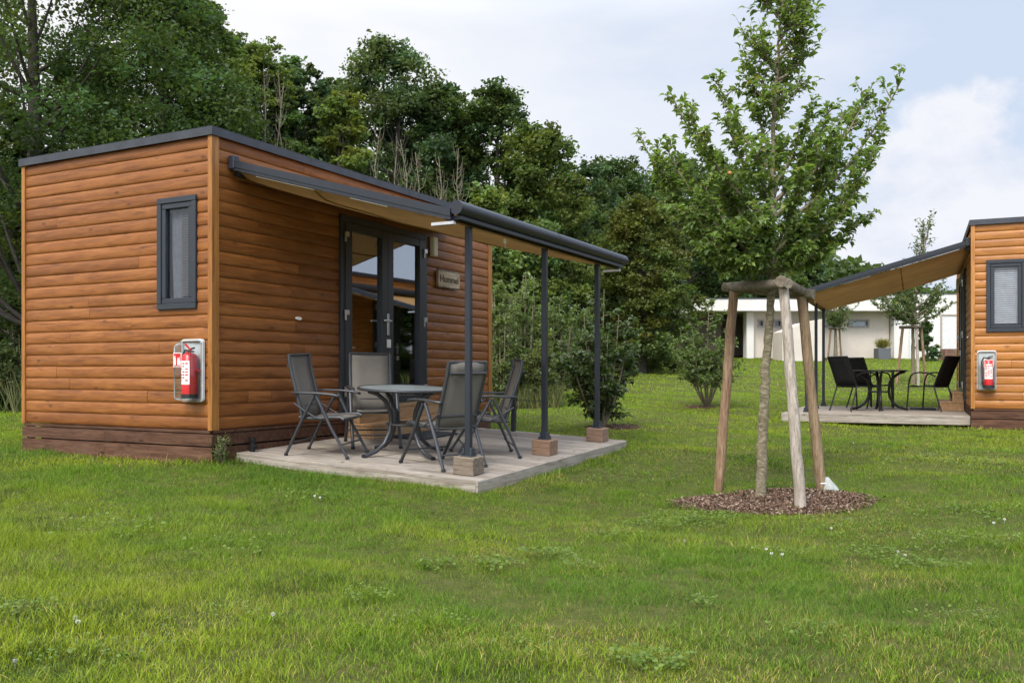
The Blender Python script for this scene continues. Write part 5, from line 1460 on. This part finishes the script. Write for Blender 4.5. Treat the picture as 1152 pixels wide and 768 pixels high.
def mth(op, a, b=0.0, c=None):
    x = N.new('ShaderNodeMath'); x.operation = op
    for s_, v in zip(x.inputs, (a, b, c)):
        if v is None: continue
        if isinstance(v, (int, float)): s_.default_value = v
        else: Lk.new(v, s_)
    return x.outputs[0]
def mx(fac, a, b):
    x = N.new('ShaderNodeMix'); x.data_type = 'RGBA'
    for s_, v in ((x.inputs[0], fac), (x.inputs[6], a), (x.inputs[7], b)):
        if isinstance(v, (int, float)): s_.default_value = v
        elif isinstance(v, tuple): s_.default_value = (*v, 1)
        else: Lk.new(v, s_)
    return x.outputs[2]
sep = N.new('ShaderNodeSeparateXYZ'); Lk.new(tc.outputs['Generated'], sep.inputs[0])
# high thin overcast: pale white at left fading to blue grey at right
veil = nz(2.2, 5, (1, 1, 3.0), .55)
side = mth('MULTIPLY_ADD', sep.outputs['X'], .9, 0.30)
vf = mth('ADD', mth('MULTIPLY', veil, .9), mth('MULTIPLY', side, -.75))
vcol = rmp(vf, [(.0, (3.95, 4.5, 5.5)), (.17, (5.0, 5.25, 5.8)), (.40, (6.1, 6.1, 6.15))])
base_sky = mx(.94, sky.outputs[0], vcol)
# cumulus tower at the right
def dirdist(px, py, rx, rz):
    d = Vector(((px - CX) / F, 1, (HOR - py) / F)).normalized()
    sub = N.new('ShaderNodeVectorMath'); sub.operation = 'SUBTRACT'; Lk.new(tc.outputs['Generated'], sub.inputs[0]); sub.inputs[1].default_value = d
    mul = N.new('ShaderNodeVectorMath'); mul.operation = 'MULTIPLY'; Lk.new(sub.outputs[0], mul.inputs[0]); mul.inputs[1].default_value = (1 / rx, 1 / rx, 1 / rz)
    ln = N.new('ShaderNodeVectorMath'); ln.operation = 'LENGTH'; Lk.new(mul.outputs[0], ln.inputs[0]); return ln.outputs['Value']
puff = nz(14, 7, (1, 1, 1.2), .6, (3, 1, 2)); puff2 = nz(6, 5, (1, 1, 1.2), .55, (7, 1, 2))
pk = mth('ADD', mth('MULTIPLY', mth('SUBTRACT', puff, .5), 1.5), mth('MULTIPLY', mth('SUBTRACT', puff2, .5), 1.2))
d1 = mth('MINIMUM', mth('MINIMUM', dirdist(1068, 180, .080, .075), dirdist(1150, 240, .15, .085)), dirdist(1010, 255, .09, .045))
cm = rmp(mth('SUBTRACT', d1, pk), [(.72, (1, 1, 1)), (1.06, (0, 0, 0))])
shade = nz(9, 6, (1, 1, 1.5), .6, (3.02, 1.0, 2.03))
ccol = rmp(shade, [(.34, (4.4, 4.75, 5.5)), (.58, (5.75, 5.75, 5.95))])
fin = mx(mth('MULTIPLY', cm, .8), base_sky, ccol)
# the overcast is brighter towards the zenith and behind the camera, as overcast skies are
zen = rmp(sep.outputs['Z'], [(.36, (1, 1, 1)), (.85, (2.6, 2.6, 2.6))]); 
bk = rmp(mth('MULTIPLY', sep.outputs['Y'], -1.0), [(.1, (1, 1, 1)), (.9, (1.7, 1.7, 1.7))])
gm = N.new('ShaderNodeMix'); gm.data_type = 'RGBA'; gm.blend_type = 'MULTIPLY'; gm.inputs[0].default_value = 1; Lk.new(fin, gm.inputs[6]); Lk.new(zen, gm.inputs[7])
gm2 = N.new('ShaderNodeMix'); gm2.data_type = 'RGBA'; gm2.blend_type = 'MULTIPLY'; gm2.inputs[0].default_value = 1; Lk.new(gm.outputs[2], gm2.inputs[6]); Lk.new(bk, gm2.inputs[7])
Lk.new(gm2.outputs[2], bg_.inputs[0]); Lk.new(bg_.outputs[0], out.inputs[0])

s = bpy.data.lights.new('sun', 'SUN'); s.energy = 1.9; s.angle = R(20); s.color = (1, .955, .89)
so = bpy.data.objects.new('sun', s); COL.objects.link(so)
dsun = Vector((math.sin(R(SUN_AZ)) * math.cos(R(SUN_EL)), math.cos(R(SUN_AZ)) * math.cos(R(SUN_EL)), math.sin(R(SUN_EL))))
so.rotation_euler = dsun.to_track_quat('Z', 'Y').to_euler(); so.location = (-5, -5, 20)

cd = bpy.data.cameras.new('camera'); cam = bpy.data.objects.new('camera', cd); COL.objects.link(cam)
cam.location = (0, 0, CAM_Z); cam.rotation_euler = (R(90), 0, 0)
cd.sensor_width = 36; cd.lens = 36 * F / 1152; cd.shift_x = 0; cd.shift_y = (HOR - 384) / 1152
cd.clip_end = 3000; cd.clip_start = .05
sc.camera = cam
sc.view_settings.view_transform = 'Standard'; sc.view_settings.look = 'None'; sc.view_settings.gamma = 1; sc.view_settings.exposure = 0.75
sc.view_settings.use_curve_mapping = False
try:
    sc.cycles.use_denoising = True; sc.cycles.denoiser = 'OPENIMAGEDENOISE'
    sc.cycles.max_bounces = 8; sc.cycles.transparent_max_bounces = 16
    sc.cycles.use_adaptive_sampling = True; sc.cycles.adaptive_threshold = .02
except Exception: pass
